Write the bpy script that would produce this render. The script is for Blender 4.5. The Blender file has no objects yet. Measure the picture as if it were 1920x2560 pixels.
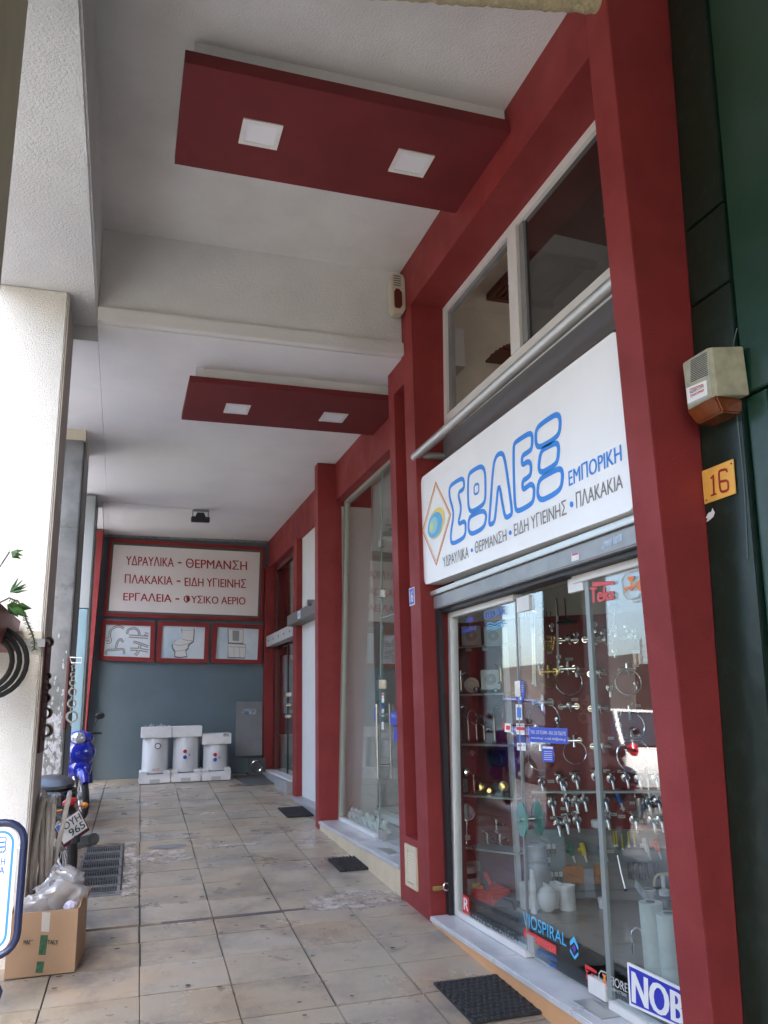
import bpy, bmesh, math, random
from mathutils import Vector, Matrix
random.seed(7)
sc = bpy.context.scene
S = 1.25                      # metres per layout unit
C = sc.collection
# ---------------------------------------------------------------- camera
F0 = 2004.3; PIT, YAW, ROL = math.radians(13.45), math.radians(18.09), math.radians(-1.3286)
fw = Vector((math.sin(YAW)*math.cos(PIT), math.cos(YAW)*math.cos(PIT), math.sin(PIT)))
rt0 = Vector((math.cos(YAW), -math.sin(YAW), 0)); up0 = rt0.cross(fw)
rt = rt0*math.cos(ROL)+up0*math.sin(ROL); up = -rt0*math.sin(ROL)+up0*math.cos(ROL)
EYE = Vector((0, 0, 1.5))
cd = bpy.data.cameras.new('camera'); cam = bpy.data.objects.new('camera', cd); C.objects.link(cam)
m = Matrix((rt, up, -fw)).transposed().to_4x4(); m.translation = EYE*S
cam.matrix_world = m
cd.sensor_fit = 'VERTICAL'; cd.sensor_height = 36; cd.lens = F0/2560*36; cd.clip_start = .05; cd.clip_end = 500
sc.camera = cam
# ---------------------------------------------------------------- light
SUN_EL, SUN_AZ = math.radians(52), math.radians(174)   # azimuth clockwise from +Y
w = bpy.data.worlds.new("World"); sc.world = w; w.use_nodes = True
nt = w.node_tree; bg = nt.nodes['Background']; sky = nt.nodes.new('ShaderNodeTexSky')
sky.sky_type = 'NISHITA'; sky.sun_disc = False; sky.sun_elevation = SUN_EL; sky.sun_rotation = SUN_AZ
sky.air_density = 1.0; sky.dust_density = 4.0; sky.ozone_density = 1.0
nt.links.new(sky.outputs[0], bg.inputs[0]); bg.inputs[1].default_value = 0.15
sl = bpy.data.lights.new('sun', 'SUN'); sl.energy = 4.0; sl.angle = math.radians(.6); sl.color = (1, .965, .90)
so = bpy.data.objects.new('sun', sl); C.objects.link(so)
tosun = Vector((math.sin(SUN_AZ)*math.cos(SUN_EL), math.cos(SUN_AZ)*math.cos(SUN_EL), math.sin(SUN_EL)))
so.rotation_euler = tosun.to_track_quat('Z', 'Y').to_euler(); so.location = (0, -10, 20)
sc.view_settings.view_transform = 'Standard'; sc.view_settings.look = 'None'
sc.view_settings.exposure = 3.45; sc.view_settings.gamma = 1; sc.view_settings.use_curve_mapping = False
sc.cycles.max_bounces = 10; sc.cycles.diffuse_bounces = 5; sc.cycles.transparent_max_bounces = 16
sc.cycles.use_denoising = True

# ---------------------------------------------------------------- helpers
def at(x, y, n, c):
    """point where the sight line of photograph pixel (x, y) meets the plane n.p = c"""
    d = rt*((x-960)/F0) - up*((y-1280)/F0) + fw
    n = Vector(n); return EYE + d*((c-n.dot(EYE))/d.dot(n))
def atX(x, y, c): return at(x, y, (1, 0, 0), c)
def atY(x, y, c): return at(x, y, (0, 1, 0), c)
def atZ(x, y, c): return at(x, y, (0, 0, 1), c)
SL = .052
def fz(y): return SL*y

def hexc(h):
    h = h.lstrip('#'); v = [int(h[i:i+2], 16)/255 for i in (0, 2, 4)]
    return tuple((c/12.92 if c <= .04045 else ((c+.055)/1.055)**2.4) for c in v)
MATS = {}
def mat(name, col, rough=.5, metal=0, bump=0, bscale=60, var=0, vscale=3, var_col=None, spec=.5, coat=0, rnd=0, detail=4, vlo=.4, vhi=.65, emit=0, trans=0, alpha=1, rvar=0):
    if name in MATS: return MATS[name]
    m = bpy.data.materials.new(name); m.use_nodes = True; N = m.node_tree.nodes; L = m.node_tree.links
    b = N['Principled BSDF']; c4 = (*col, 1)
    b.inputs['Base Color'].default_value = c4; b.inputs['Roughness'].default_value = rough; b.inputs['Metallic'].default_value = metal
    b.inputs['Specular IOR Level'].default_value = spec; b.inputs['Coat Weight'].default_value = coat
    b.inputs['Transmission Weight'].default_value = trans; b.inputs['Alpha'].default_value = alpha
    if emit: b.inputs['Emission Color'].default_value = c4; b.inputs['Emission Strength'].default_value = emit
    geo = N.new('ShaderNodeNewGeometry') if (bump or var or rvar) else None
    last = None
    if var:
        n = N.new('ShaderNodeTexNoise'); n.inputs['Scale'].default_value = vscale; n.inputs['Detail'].default_value = 6; n.inputs['Roughness'].default_value = .6
        L.new(geo.outputs['Position'], n.inputs['Vector'])
        r = N.new('ShaderNodeMapRange'); r.inputs['From Min'].default_value = vlo; r.inputs['From Max'].default_value = vhi; r.inputs['To Max'].default_value = var
        L.new(n.outputs['Fac'], r.inputs['Value'])
        mx = N.new('ShaderNodeMix'); mx.data_type = 'RGBA'; mx.inputs['A'].default_value = c4
        mx.inputs['B'].default_value = (*(var_col or tuple(x*.55 for x in col)), 1)
        L.new(r.outputs[0], mx.inputs['Factor']); last = mx.outputs['Result']
    if rnd:
        oi = N.new('ShaderNodeObjectInfo'); hs = N.new('ShaderNodeHueSaturation')
        r2 = N.new('ShaderNodeMapRange'); r2.inputs['To Min'].default_value = 1-rnd; r2.inputs['To Max'].default_value = 1+rnd*.6
        L.new(oi.outputs['Random'], r2.inputs['Value']); L.new(r2.outputs[0], hs.inputs['Value'])
        if last: L.new(last, hs.inputs['Color'])
        else: hs.inputs['Color'].default_value = c4
        last = hs.outputs['Color']
    if last: L.new(last, b.inputs['Base Color'])
    if rvar:
        n3 = N.new('ShaderNodeTexNoise'); n3.inputs['Scale'].default_value = 2.2; n3.inputs['Detail'].default_value = 5
        L.new(geo.outputs['Position'], n3.inputs['Vector'])
        r3 = N.new('ShaderNodeMapRange'); r3.inputs['From Min'].default_value = .35; r3.inputs['From Max'].default_value = .65
        r3.inputs['To Min'].default_value = rough-rvar; r3.inputs['To Max'].default_value = rough+rvar
        L.new(n3.outputs['Fac'], r3.inputs['Value']); L.new(r3.outputs[0], b.inputs['Roughness'])
    if bump:
        n2 = N.new('ShaderNodeTexNoise'); n2.inputs['Scale'].default_value = bscale; n2.inputs['Detail'].default_value = detail
        L.new(geo.outputs['Position'], n2.inputs['Vector'])
        bp = N.new('ShaderNodeBump'); bp.inputs['Strength'].default_value = min(1, bump); bp.inputs['Distance'].default_value = .012*max(1, bump)
        L.new(n2.outputs['Fac'], bp.inputs['Height']); L.new(bp.outputs[0], b.inputs['Normal'])
    MATS[name] = m; return m
def glassmat(name, tint=(.93, .97, .95), ior=1.5, rough=0.0, boost=1.0):
    if name in MATS: return MATS[name]
    m = bpy.data.materials.new(name); m.use_nodes = True; N = m.node_tree.nodes; L = m.node_tree.links
    N.remove(N['Principled BSDF'])
    t = N.new('ShaderNodeBsdfTransparent'); t.inputs[0].default_value = (*tint, 1)
    g = N.new('ShaderNodeBsdfGlossy'); g.inputs['Roughness'].default_value = rough
    f = N.new('ShaderNodeFresnel')
    ge = N.new('ShaderNodeNewGeometry'); io = N.new('ShaderNodeMapRange'); io.inputs['To Min'].default_value = ior; io.inputs['To Max'].default_value = 1/ior
    L.new(ge.outputs['Backfacing'], io.inputs['Value']); L.new(io.outputs[0], f.inputs[0])   # same reflectance on both faces of a thin pane
    mm = N.new('ShaderNodeMath'); mm.operation = 'MULTIPLY'; mm.inputs[1].default_value = boost; mm.use_clamp = True
    x = N.new('ShaderNodeMixShader')
    L.new(f.outputs[0], mm.inputs[0]); L.new(mm.outputs[0], x.inputs[0]); L.new(t.outputs[0], x.inputs[1]); L.new(g.outputs[0], x.inputs[2])
    L.new(x.outputs[0], N['Material Output'].inputs[0]); MATS[name] = m; return m

RED = mat('red_paint', (.262, .030, .029), .6, bump=.4, bscale=160, var=.85, vscale=2.2, var_col=(.19, .023, .022), spec=.35, vlo=.38, vhi=.72, rvar=.1)
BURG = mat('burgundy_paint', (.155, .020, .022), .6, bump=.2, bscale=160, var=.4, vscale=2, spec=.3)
REDG = mat('red_board', (.23, .020, .022), .35, var=.4, vscale=2, var_col=(.17, .014, .016))
CEIL = mat('ceiling_paint', (.67, .665, .645), .85, bump=.5, bscale=70, var=.75, vscale=.9, var_col=(.50, .48, .455), vlo=.42, vhi=.75)
CEIL2 = mat('ceiling_paint_smooth', (.70, .70, .70), .8, bump=.2, bscale=50, var=.6, vscale=.7, var_col=(.50, .50, .49), vlo=.45, vhi=.8)
STUC = mat('white_stucco', (.66, .64, .60), .9, bump=.9, bscale=85, var=.3, vscale=1.2, var_col=(.6, .58, .53), detail=3)
STUC2 = mat('grey_stucco', (.62, .62, .62), .9, bump=.8, bscale=75, var=.5, vscale=1.5, var_col=(.48, .475, .47), detail=3)
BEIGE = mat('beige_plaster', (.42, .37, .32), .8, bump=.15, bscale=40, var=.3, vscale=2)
SLATE = mat('slate_paint', (.125, .175, .20), .6, bump=.2, bscale=120, var=.45, vscale=1.3, var_col=(.09, .125, .14))
DGREY = mat('dark_grey_frame', (.10, .10, .095), .5)
GREYM = mat('grey_metal', (.30, .31, .31), .45, metal=.4, bump=.08, bscale=30, var=.4, vscale=5)
ALU = mat('brushed_aluminium', (.50, .50, .48), .38, metal=.7, bump=.05, bscale=120)
ALUW = mat('white_aluminium', (.70, .69, .66), .4, bump=.05, bscale=60, var=.3, vscale=4, var_col=(.55, .53, .5))
STEEL = mat('stainless_steel', (.62, .62, .60), .2, metal=1)
CHROME = mat('chrome', (.88, .89, .90), .07, metal=1)
BRASS = mat('brass', (.75, .55, .22), .2, metal=1)
BLACKP = mat('black_plastic', (.018, .018, .02), .45, bump=.1, bscale=200)
RUBBER = mat('rubber', (.02, .02, .021), .75, bump=.3, bscale=150)
WHITEP = mat('white_plastic', (.75, .76, .74), .35, var=.15, vscale=6)
FOAM = mat('white_foam', (.80, .80, .79), .8, bump=.3, bscale=150, var=.2, vscale=8)
SIGNW = mat('sign_white', (.86, .86, .85), .3, var=.1, vscale=2)
PAPER = mat('paper_white', (.78, .77, .74), .7)
TAG = mat('price_tag', (.55, .53, .48), .7)
BLUE = mat('logo_blue', (.012, .23, .72), .5)
GREYL = mat('letter_grey', (.22, .21, .20), .5)
DRED = mat('letter_red', (.36, .016, .016), .5)
BLUES = mat('sticker_blue', (.02, .07, .50), .4)
REDS = mat('sticker_red', (.62, .03, .03), .4)
ORANGE = mat('orange', (.75, .22, .05), .5)
MARBLE = mat('white_marble', (.58, .58, .58), .22, var=.6, vscale=3, var_col=(.40, .41, .43), bump=.04, bscale=60)
GMARB = mat('grey_marble', (.36, .36, .36), .4, var=.7, vscale=6, var_col=(.25, .25, .25))
TERR = mat('terracotta_riser', (.62, .32, .14), .6, var=.6, vscale=6, var_col=(.5, .3, .17), bump=.15, bscale=50)
CREAM = mat('cream_riser', (.60, .50, .34), .6, var=.5, vscale=5, var_col=(.45, .37, .26))
GREEN = mat('green_paint', (.008, .040, .022), .3, var=.6, vscale=3, var_col=(.014, .055, .033), bump=.2, bscale=8, coat=.2)
DMARB = mat('dark_green_marble', (.006, .019, .012), .3, var=.8, vscale=14, var_col=(.02, .042, .030), bump=.1, bscale=10, vlo=.5, vhi=.72)
CARD = mat('cardboard', (.40, .26, .16), .8, var=.3, vscale=4, var_col=(.34, .22, .135), bump=.1, bscale=40)
CARDIN = mat('cardboard_inside', (.36, .21, .12), .85)
YEL = mat('plate_yellow', (.90, .48, .09), .45, var=.25, vscale=12)
GLASS = glassmat('clear_glass', (.95, .975, .965), 1.48, boost=1.05)
GLASSD = glassmat('dark_glass', (.35, .36, .36), 1.52, boost=1.6)
GEDGE = mat('glass_edge', (.20, .30, .25), .2, spec=.6)
POLYB = glassmat('clear_plastic_film', (.93, .94, .95), 1.45, rough=.2, boost=1.6)
WRAP = glassmat('tight_wrap', (.98, .98, .98), 1.3, rough=.15)

class G:
    def __init__(s): s.v = []; s.f = []
    def add(s, vs, fs):
        n = len(s.v); s.v += [Vector(v) for v in vs]; s.f += [[i+n for i in f] for f in fs]; return s
    def hexa(s, p):   # 8 points: bottom ring 0-3, top ring 4-7
        return s.add(p, [(3, 2, 1, 0), (4, 5, 6, 7), (0, 1, 5, 4), (1, 2, 6, 5), (2, 3, 7, 6), (3, 0, 4, 7)])
    def box(s, x0, x1, y0, y1, z0, z1, lean=0, zr=0):
        a, b = lean*(z0-zr), lean*(z1-zr)
        return s.hexa([(x0+a, y0, z0), (x1+a, y0, z0), (x1+a, y1, z0), (x0+a, y1, z0), (x0+b, y0, z1), (x1+b, y0, z1), (x1+b, y1, z1), (x0+b, y1, z1)])
    def slab(s, q, t):   # quad (bl, br, tr, tl) thickened by vector t
        t = Vector(t); q = [Vector(a) for a in q]; return s.hexa(q+[a+t for a in q])
    def quad(s, *q): return s.add(q, [(0, 1, 2, 3)])
    def prism(s, pts, t):
        n = len(pts); t = Vector(t); p = [Vector(a) for a in pts]
        return s.add(p+[a+t for a in p], [list(range(n))[::-1], list(range(n, 2*n))]+[(i, (i+1) % n, (i+1) % n+n, i+n) for i in range(n)])
    def tube(s, path, r, n=8, closed=False, caps=True):
        P = [Vector(p) for p in path]; k = len(P); rr = r if isinstance(r, (list, tuple)) else [r]*k
        vs = []; prev = None
        for i, p in enumerate(P):
            if closed: t = P[(i+1) % k]-P[i-1]
            else: t = P[min(i+1, k-1)]-P[max(i-1, 0)]
            t.normalize()
            if prev is None:
                a = Vector((0, 0, 1)) if abs(t.z) < .9 else Vector((1, 0, 0)); u = t.cross(a).normalized()
            else:
                u = (prev-t*prev.dot(t))
                u = u.normalized() if u.length > 1e-6 else t.cross(Vector((.3, .5, .8))).normalized()
            prev = u; w_ = t.cross(u)
            vs += [p+(u*math.cos(2*math.pi*j/n)+w_*math.sin(2*math.pi*j/n))*rr[i] for j in range(n)]
        fs = []
        for i in range(k if closed else k-1):
            a, b = i*n, ((i+1) % k)*n
            fs += [(a+j, a+(j+1) % n, b+(j+1) % n, b+j) for j in range(n)]
        if caps and not closed: fs += [list(range(n))[::-1], [(k-1)*n+j for j in range(n)]]
        return s.add(vs, fs)
    def lathe(s, prof, c, axis=(0, 0, 1), n=16):   # prof [(r, h)...]
        ax = Vector(axis).normalized(); a = Vector((0, 0, 1)) if abs(ax.z) < .9 else Vector((1, 0, 0))
        u = ax.cross(a).normalized(); w_ = ax.cross(u); c = Vector(c); vs = []
        for r, h in prof: vs += [c+ax*h+(u*math.cos(2*math.pi*j/n)+w_*math.sin(2*math.pi*j/n))*max(r, 1e-4) for j in range(n)]
        fs = [(i*n+j, i*n+(j+1) % n, (i+1)*n+(j+1) % n, (i+1)*n+j) for i in range(len(prof)-1) for j in range(n)]
        fs += [list(range(n))[::-1], [(len(prof)-1)*n+j for j in range(n)]]
        return s.add(vs, fs)
    def ell(s, c, r, n=12, m=7, rot=None):
        vs = []; c = Vector(c)
        for i in range(m+1):
            t = math.pi*i/m
            for j in range(n):
                p = Vector((r[0]*math.sin(t)*math.cos(2*math.pi*j/n), r[1]*math.sin(t)*math.sin(2*math.pi*j/n), r[2]*math.cos(t)))
                if rot: p = rot @ p
                vs.append(c+p)
        return s.add(vs, [(i*n+j, (i+1)*n+j, (i+1)*n+(j+1) % n, i*n+(j+1) % n) for i in range(m) for j in range(n)])
    def torus(s, c, R, r, axis=(0, 0, 1), n=24, k=6, a0=0, a1=360):
        ax = Vector(axis).normalized(); a = Vector((0, 0, 1)) if abs(ax.z) < .9 else Vector((1, 0, 0))
        u = ax.cross(a).normalized(); w_ = ax.cross(u); c = Vector(c); full = a1-a0 >= 360
        nn = n if full else n+1
        path = [c+(u*math.cos(math.radians(a0+(a1-a0)*i/n))+w_*math.sin(math.radians(a0+(a1-a0)*i/n)))*R for i in range(nn)]
        return s.tube(path, r, k, closed=full)
    def xf(s, M, start=0):
        for i in range(start, len(s.v)): s.v[i] = M @ s.v[i]
        return s
    def build(s, name, material, parent=None, label=None, cat=None, group=None, kind=None, smooth=False, bevel=0, origin=None, auto=None):
        vs = s.v
        if parent is not None: o0 = ORG[parent]
        elif origin is not None: o0 = Vector(origin)
        else:
            mn = [min(v[i] for v in vs) for i in range(3)]; mx = [max(v[i] for v in vs) for i in range(3)]
            o0 = Vector(((mn[0]+mx[0])/2, (mn[1]+mx[1])/2, mn[2]))
        me = bpy.data.meshes.new(name); me.from_pydata([tuple((v-o0)*S) for v in vs], [], s.f); me.validate()
        bm = bmesh.new(); bm.from_mesh(me)
        if bevel:
            bmesh.ops.remove_doubles(bm, verts=bm.verts, dist=1e-5)
            bmesh.ops.bevel(bm, geom=[e for e in bm.edges if e.is_manifold and e.calc_face_angle(0) > .5], offset=bevel*S, segments=2, affect='EDGES')
        bmesh.ops.recalc_face_normals(bm, faces=bm.faces)
        bm.to_mesh(me); bm.free()
        me.materials.append(material)
        if smooth:
            for p in me.polygons: p.use_smooth = True
            try: me.set_sharp_from_angle(angle=math.radians(auto or 40))
            except Exception: pass
        o = bpy.data.objects.new(name, me); C.objects.link(o)
        if parent is not None: o.parent = parent
        else: o.location = o0*S
        ORG[o] = o0
        if label: o['label'] = label
        if cat: o['category'] = cat
        if group: o['group'] = group
        if kind: o['kind'] = kind
        return o
ORG = {}
def thing(name, loc, label, cat, group=None, kind=None):
    o = bpy.data.objects.new(name, None); C.objects.link(o); o.location = Vector(loc)*S; o.empty_display_size = .1
    ORG[o] = Vector(loc); o['label'] = label; o['category'] = cat
    if group: o['group'] = group
    return o
def copy_tree(o, parent=None):
    c = o.copy(); C.objects.link(c); c.parent = parent; ORG[c] = ORG.get(o)
    for ch in list(KIDS(o)): copy_tree(ch, c)
    return c
def KIDS(o): return [x for x in C.objects if x.parent == o]
def dup(root, delta, label, rot=0, scale=1):
    c = copy_tree(root); c.location = root.location+Vector(delta)*S; c['label'] = label
    if rot: c.rotation_euler = (0, 0, rot)
    if scale != 1: c.scale = (scale,)*3
    return c
GREEK = str.maketrans('ΑΒΕΖΗΙΚΜΝΟΡΤΥΧ', 'ABEZHIKMNOPTYX')   # capitals drawn alike in both alphabets
def textg(body, q, thick=0.0, g=None, shear=0):
    """lettering fitted to the quad bl, br, tr, tl"""
    body = body.translate(GREEK)
    c = bpy.data.curves.new('lettering', 'FONT'); c.body = body; c.resolution_u = 3; c.shear = shear
    o = bpy.data.objects.new('lettering', c); C.objects.link(o)
    dg = bpy.context.evaluated_depsgraph_get(); me = bpy.data.meshes.new_from_object(o.evaluated_get(dg))
    vs = [v.co.copy() for v in me.vertices]; fs = [list(p.vertices) for p in me.polygons]
    bpy.data.objects.remove(o); bpy.data.curves.remove(c); bpy.data.meshes.remove(me)
    g = g or G()
    if not vs: return g
    x0 = min(v.x for v in vs); x1 = max(v.x for v in vs); y0 = min(v.y for v in vs); y1 = max(v.y for v in vs)
    q = [Vector(p) for p in q]; nrm = (q[1]-q[0]).cross(q[3]-q[0]).normalized()
    for k, dx in enumerate((0,) if thick < .003 else (-thick, 0, thick)):
        out = []
        for v in vs:
            a = (v.x+dx-x0)/max(1e-6, x1-x0); b = (v.y-y0)/max(1e-6, y1-y0)
            out.append((q[0]*(1-a)+q[1]*a)*(1-b)+(q[3]*(1-a)+q[2]*a)*b+nrm*.0003*k)
        g.add(out, fs)
    return g
def ribbon(g, pts, wd, nrm, closed=True, rounds=2):
    P = [Vector(p) for p in pts]
    for _ in range(rounds):
        Q = []; n = len(P)
        for i in range(n if closed else n-1):
            a, b = P[i], P[(i+1) % n]; Q += [a*.78+b*.22, a*.22+b*.78]
        if not closed: Q = [P[0]]+Q+[P[-1]]
        P = Q
    n = len(P); nrm = Vector(nrm); vs = []
    for i, p in enumerate(P):
        t = (P[(i+1) % n]-P[i-1]) if closed else (P[min(i+1, n-1)]-P[max(0, i-1)])
        k = nrm.cross(t).normalized()*wd/2; vs += [p+k, p-k]
    fs = [(2*i, 2*i+1, 2*((i+1) % n)+1, 2*((i+1) % n)) for i in range(n if closed else n-1)]
    return g.add(vs, fs)
def disc(g, pts): return g.add(pts, [list(range(len(pts)))])
def struct(g, name, m_, **k): return g.build(name, m_, kind='structure', **k)

# ================================================================ GROUND
struct(G().quad((-40, -40, fz(-40)-.25), (-.0-1.5, -40, fz(-40)-.25), (-1.5, 60, fz(60)-.25), (-40, 60, fz(60)-.25)).add(
    [(-1.5, -40, fz(-40)-.25), (60, -40, fz(-40)-.25), (60, 60, fz(60)-.25), (-1.5, 60, fz(60)-.25)], [(0, 1, 2, 3)]), 'ground', mat('earth', (.10, .09, .08), .9))
g = G(); g.hexa([(-7.6, -30, fz(-30)-.2), (-1.55, -30, fz(-30)-.2), (-1.55, 50, fz(50)-.2), (-7.6, 50, fz(50)-.2), (-7.6, -30, fz(-30)-.10), (-1.55, -30, fz(-30)-.10), (-1.55, 50, fz(50)-.10), (-7.6, 50, fz(50)-.10)])
struct(g, 'street', mat('asphalt', (.07, .07, .068), .85, bump=.5, bscale=90, var=.4, vscale=2, var_col=(.10, .10, .097)))
g = G()
for i in range(40):
    y = -14+i*.9
    g.hexa([(-1.55, y, fz(y)-.2), (-1.43, y, fz(y)-.2), (-1.43, y+.89, fz(y+.89)-.2), (-1.55, y+.89, fz(y+.89)-.2), (-1.55, y, fz(y)), (-1.43, y, fz(y)), (-1.43, y+.89, fz(y+.89)), (-1.55, y+.89, fz(y+.89))])
struct(g, 'kerb', mat('kerb_concrete', (.33, .32, .30), .85, bump=.4, bscale=60), bevel=.008)
g = G(); g.hexa([(-1.43, -14, fz(-14)-.25), (2.4, -14, fz(-14)-.25), (2.4, 22, fz(22)-.25), (-1.43, 22, fz(22)-.25), (-1.43, -14, fz(-14)-.012), (2.4, -14, fz(-14)-.012), (2.4, 22, fz(22)-.012), (-1.43, 22, fz(22)-.012)])
PAVE = struct(g, 'pavement', mat('joint_mortar', (.10, .088, .075), .95, bump=.4, bscale=90, var=.4, vscale=5, var_col=(.14, .13, .11)), origin=(0, 0, 0))
g = G(); g.hexa([(-9.4, -30, fz(-30)-.2), (-7.6, -30, fz(-30)-.2), (-7.6, 50, fz(50)-.2), (-9.4, 50, fz(50)-.2), (-9.4, -30, fz(-30)), (-7.6, -30, fz(-30)), (-7.6, 50, fz(50)), (-9.4, 50, fz(50))])
struct(g, 'far_pavement', mat('far_paving', (.30, .28, .25), .85, bump=.3, bscale=20, var=.5, vscale=2))

# paving tile material: worn limestone with world-space stains, polished where people walk
def tile_material():
    m = bpy.data.materials.new('worn_limestone'); m.use_nodes = True; N = m.node_tree.nodes; L = m.node_tree.links
    b = N['Principled BSDF']; geo = N.new('ShaderNodeNewGeometry')
    def noise(sc_, det, ro=.6, vec=None):
        n = N.new('ShaderNodeTexNoise'); n.inputs['Scale'].default_value = sc_; n.inputs['Detail'].default_value = det; n.inputs['Roughness'].default_value = ro
        L.new(vec or geo.outputs['Position'], n.inputs['Vector']); return n.outputs['Fac']
    def rng(v, a, b_, c=0, d=1):
        r = N.new('ShaderNodeMapRange'); r.inputs['From Min'].default_value = a; r.inputs['From Max'].default_value = b_; r.inputs['To Min'].default_value = c; r.inputs['To Max'].default_value = d
        L.new(v, r.inputs['Value']); return r.outputs[0]
    def mix(a, b_, f):
        x = N.new('ShaderNodeMix'); x.data_type = 'RGBA'
        for k, s in (('A', a), ('B', b_)):
            if isinstance(s, tuple): x.inputs[k].default_value = (*s, 1)
            else: L.new(s, x.inputs[k])
        if isinstance(f, float): x.inputs['Factor'].default_value = f
        else: L.new(f, x.inputs['Factor'])
        return x.outputs['Result']
    oi = N.new('ShaderNodeObjectInfo')
    base = mix((.44, .365, .265), (.39, .34, .27), oi.outputs['Random'])
    base = mix(base, (.44, .31, .19), rng(noise(1.1, 3), .50, .70, 0, .7))
    base = mix(base, (.16, .145, .135), rng(noise(1.7, 10, .74), .46, .70, 0, .9))
    base = mix(base, (.52, .46, .38), rng(noise(7, 8, .75), .58, .80, 0, .45))
    mp = N.new('ShaderNodeVectorMath'); mp.operation = 'MULTIPLY'; mp.inputs[1].default_value = (8, 1.2, 1); L.new(geo.outputs['Position'], mp.inputs[0])
    base = mix(base, (.24, .205, .18), rng(noise(1.3, 5, .6, mp.outputs[0]), .60, .78, 0, .4))
    base = mix(base, (.05, .045, .04), rng(noise(14, 2, .5), .735, .765, 0, .8))
    hs = N.new('ShaderNodeHueSaturation'); L.new(base, hs.inputs['Color']); L.new(rng(oi.outputs['Random'], 0, 1, .88, 1.08), hs.inputs['Value'])
    L.new(hs.outputs[0], b.inputs['Base Color'])
    L.new(rng(noise(1.8, 5), .35, .7, .22, .55), b.inputs['Roughness'])
    bp = N.new('ShaderNodeBump'); bp.inputs['Strength'].default_value = .35; bp.inputs['Distance'].default_value = .006
    L.new(noise(28, 6, .65), bp.inputs['Height']); L.new(bp.outputs[0], b.inputs['Normal'])
    return m
TILE = tile_material()
YJ = [-1.56, -1.14, -.72, -.30, .12, .54, .96, 1.38, 1.79, 2.2, 2.6, 3.02, 3.44, 3.86, 4.25, 4.64, 5.0, 5.29, 5.70, 6.12, 6.54, 6.88, 7.26, 7.65, 8.03, 8.40, 8.78, 9.2, 9.64, 10.1, 10.5, 10.9, 11.3, 11.72]
XJ = [-1.42, -1.09, -.67, -.25, .17, .59, 1.01, 1.42, 1.82]
for i in range(len(YJ)-1):
    for j in range(len(XJ)-1):
        y0, y1 = YJ[i], YJ[i+1]
        xa, xb = XJ[j], XJ[j+1]
        if j in (2, 3) and 5.9 < (y0+y1)/2 < 7.6 and j == 3: pass
        r_ = lambda: random.uniform(-.003, .003)
        gx0, gx1 = xa+.0045+r_(), xb-.0045+r_()
        gy0, gy1 = y0+.0062+r_()*.6, y1-.0062+r_()*.6
        if y1 == 5.70: gy0 += .035
        sh = lambda x, y: (x+.021*(y-5) if -1.3 < x < 1.8 else min(x, 2.05))
        dz = random.uniform(-.001, .001); t1, t2 = random.uniform(-.0007, .0007), random.uniform(-.0007, .0007)
        if abs(xb-1.82) < .01: gx1 = 1.99
        P = [(sh(gx0, gy0), gy0), (sh(gx1, gy0), gy0), (sh(gx1, gy1), gy1), (sh(gx0, gy1), gy1)]
        if j == 3 and 6.1 <= y0 < 7.6: P = [(.08+.02, gy0), P[1], P[2], (.08+.02, gy1)]
        zz = [t1+t2, t1-t2, -t1-t2, -t1+t2]
        G().hexa([(p[0], p[1], fz(p[1])-.03) for p in P]+[(p[0], p[1], fz(p[1])+dz+z) for p, z in zip(P, zz)]).build('tile', TILE, PAVE, bevel=.0009)
# cement repairs, gum spots
def blob(cx, cy, rx, ry, n=26, j=.25, z=.006, seed=1, rot=0):
    rr = random.Random(seed); pts = []
    ph = [rr.uniform(0, 6.28) for _ in range(4)]
    for i in range(n):
        a = 2*math.pi*i/n; k = 1+j*(math.sin(2*a+ph[0])*.5+math.sin(3*a+ph[1])*.4+math.sin(5*a+ph[2])*.3+rr.uniform(-.25, .25))
        x, y = rx*k*math.cos(a), ry*k*math.sin(a)
        x, y = x*math.cos(rot)-y*math.sin(rot), x*math.sin(rot)+y*math.cos(rot)
        pts.append((cx+x, cy+y, fz(cy+y)+z))
    return pts
PATCH = mat('pale_cement', (.50, .45, .40), .85, bump=.4, bscale=50, var=.85, vscale=5, var_col=(.38, .31, .24), vlo=.42, vhi=.62)
def worn_edges(m_, sc_=7, lo=.42, hi=.56):      # cement worn through to the stone in irregular spots
    N = m_.node_tree.nodes; L = m_.node_tree.links; ge = N.new('ShaderNodeNewGeometry'); n = N.new('ShaderNodeTexNoise'); n.inputs['Scale'].default_value = sc_; n.inputs['Detail'].default_value = 8; n.inputs['Roughness'].default_value = .7
    r = N.new('ShaderNodeMapRange'); r.inputs['From Min'].default_value = lo; r.inputs['From Max'].default_value = hi; L.new(ge.outputs['Position'], n.inputs['Vector']); L.new(n.outputs['Fac'], r.inputs['Value']); L.new(r.outputs[0], N['Principled BSDF'].inputs['Alpha'])
worn_edges(PATCH)
disc(G(), blob(1.50, 5.38, .30, .22, seed=3, j=.22, z=.0035)).build('cement_patch', PATCH, PAVE, label='pale cement smear on the tiles beside the red pillar')
disc(G(), blob(.40, 7.02, .23, .22, seed=5, z=.0035)).build('cement_patch', PATCH, PAVE, label='pale cement smear right of the drain covers')
disc(G(), blob(1.05, 7.22, .19, .06, seed=8, z=.0035)).build('cement_patch', PATCH, PAVE, label='pale cement strip across the middle of the walkway')
g = G(); g.hexa([(.075, 5.95, fz(5.95)), (.17, 5.95, fz(5.95)), (.2, 7.6, fz(7.6)), (.105, 7.6, fz(7.6)), (.075, 5.95, fz(5.95)+.009), (.17, 5.95, fz(5.95)+.009), (.2, 7.6, fz(7.6)+.009), (.105, 7.6, fz(7.6)+.009)])
g.build('cement_edging', PATCH, PAVE)
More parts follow.
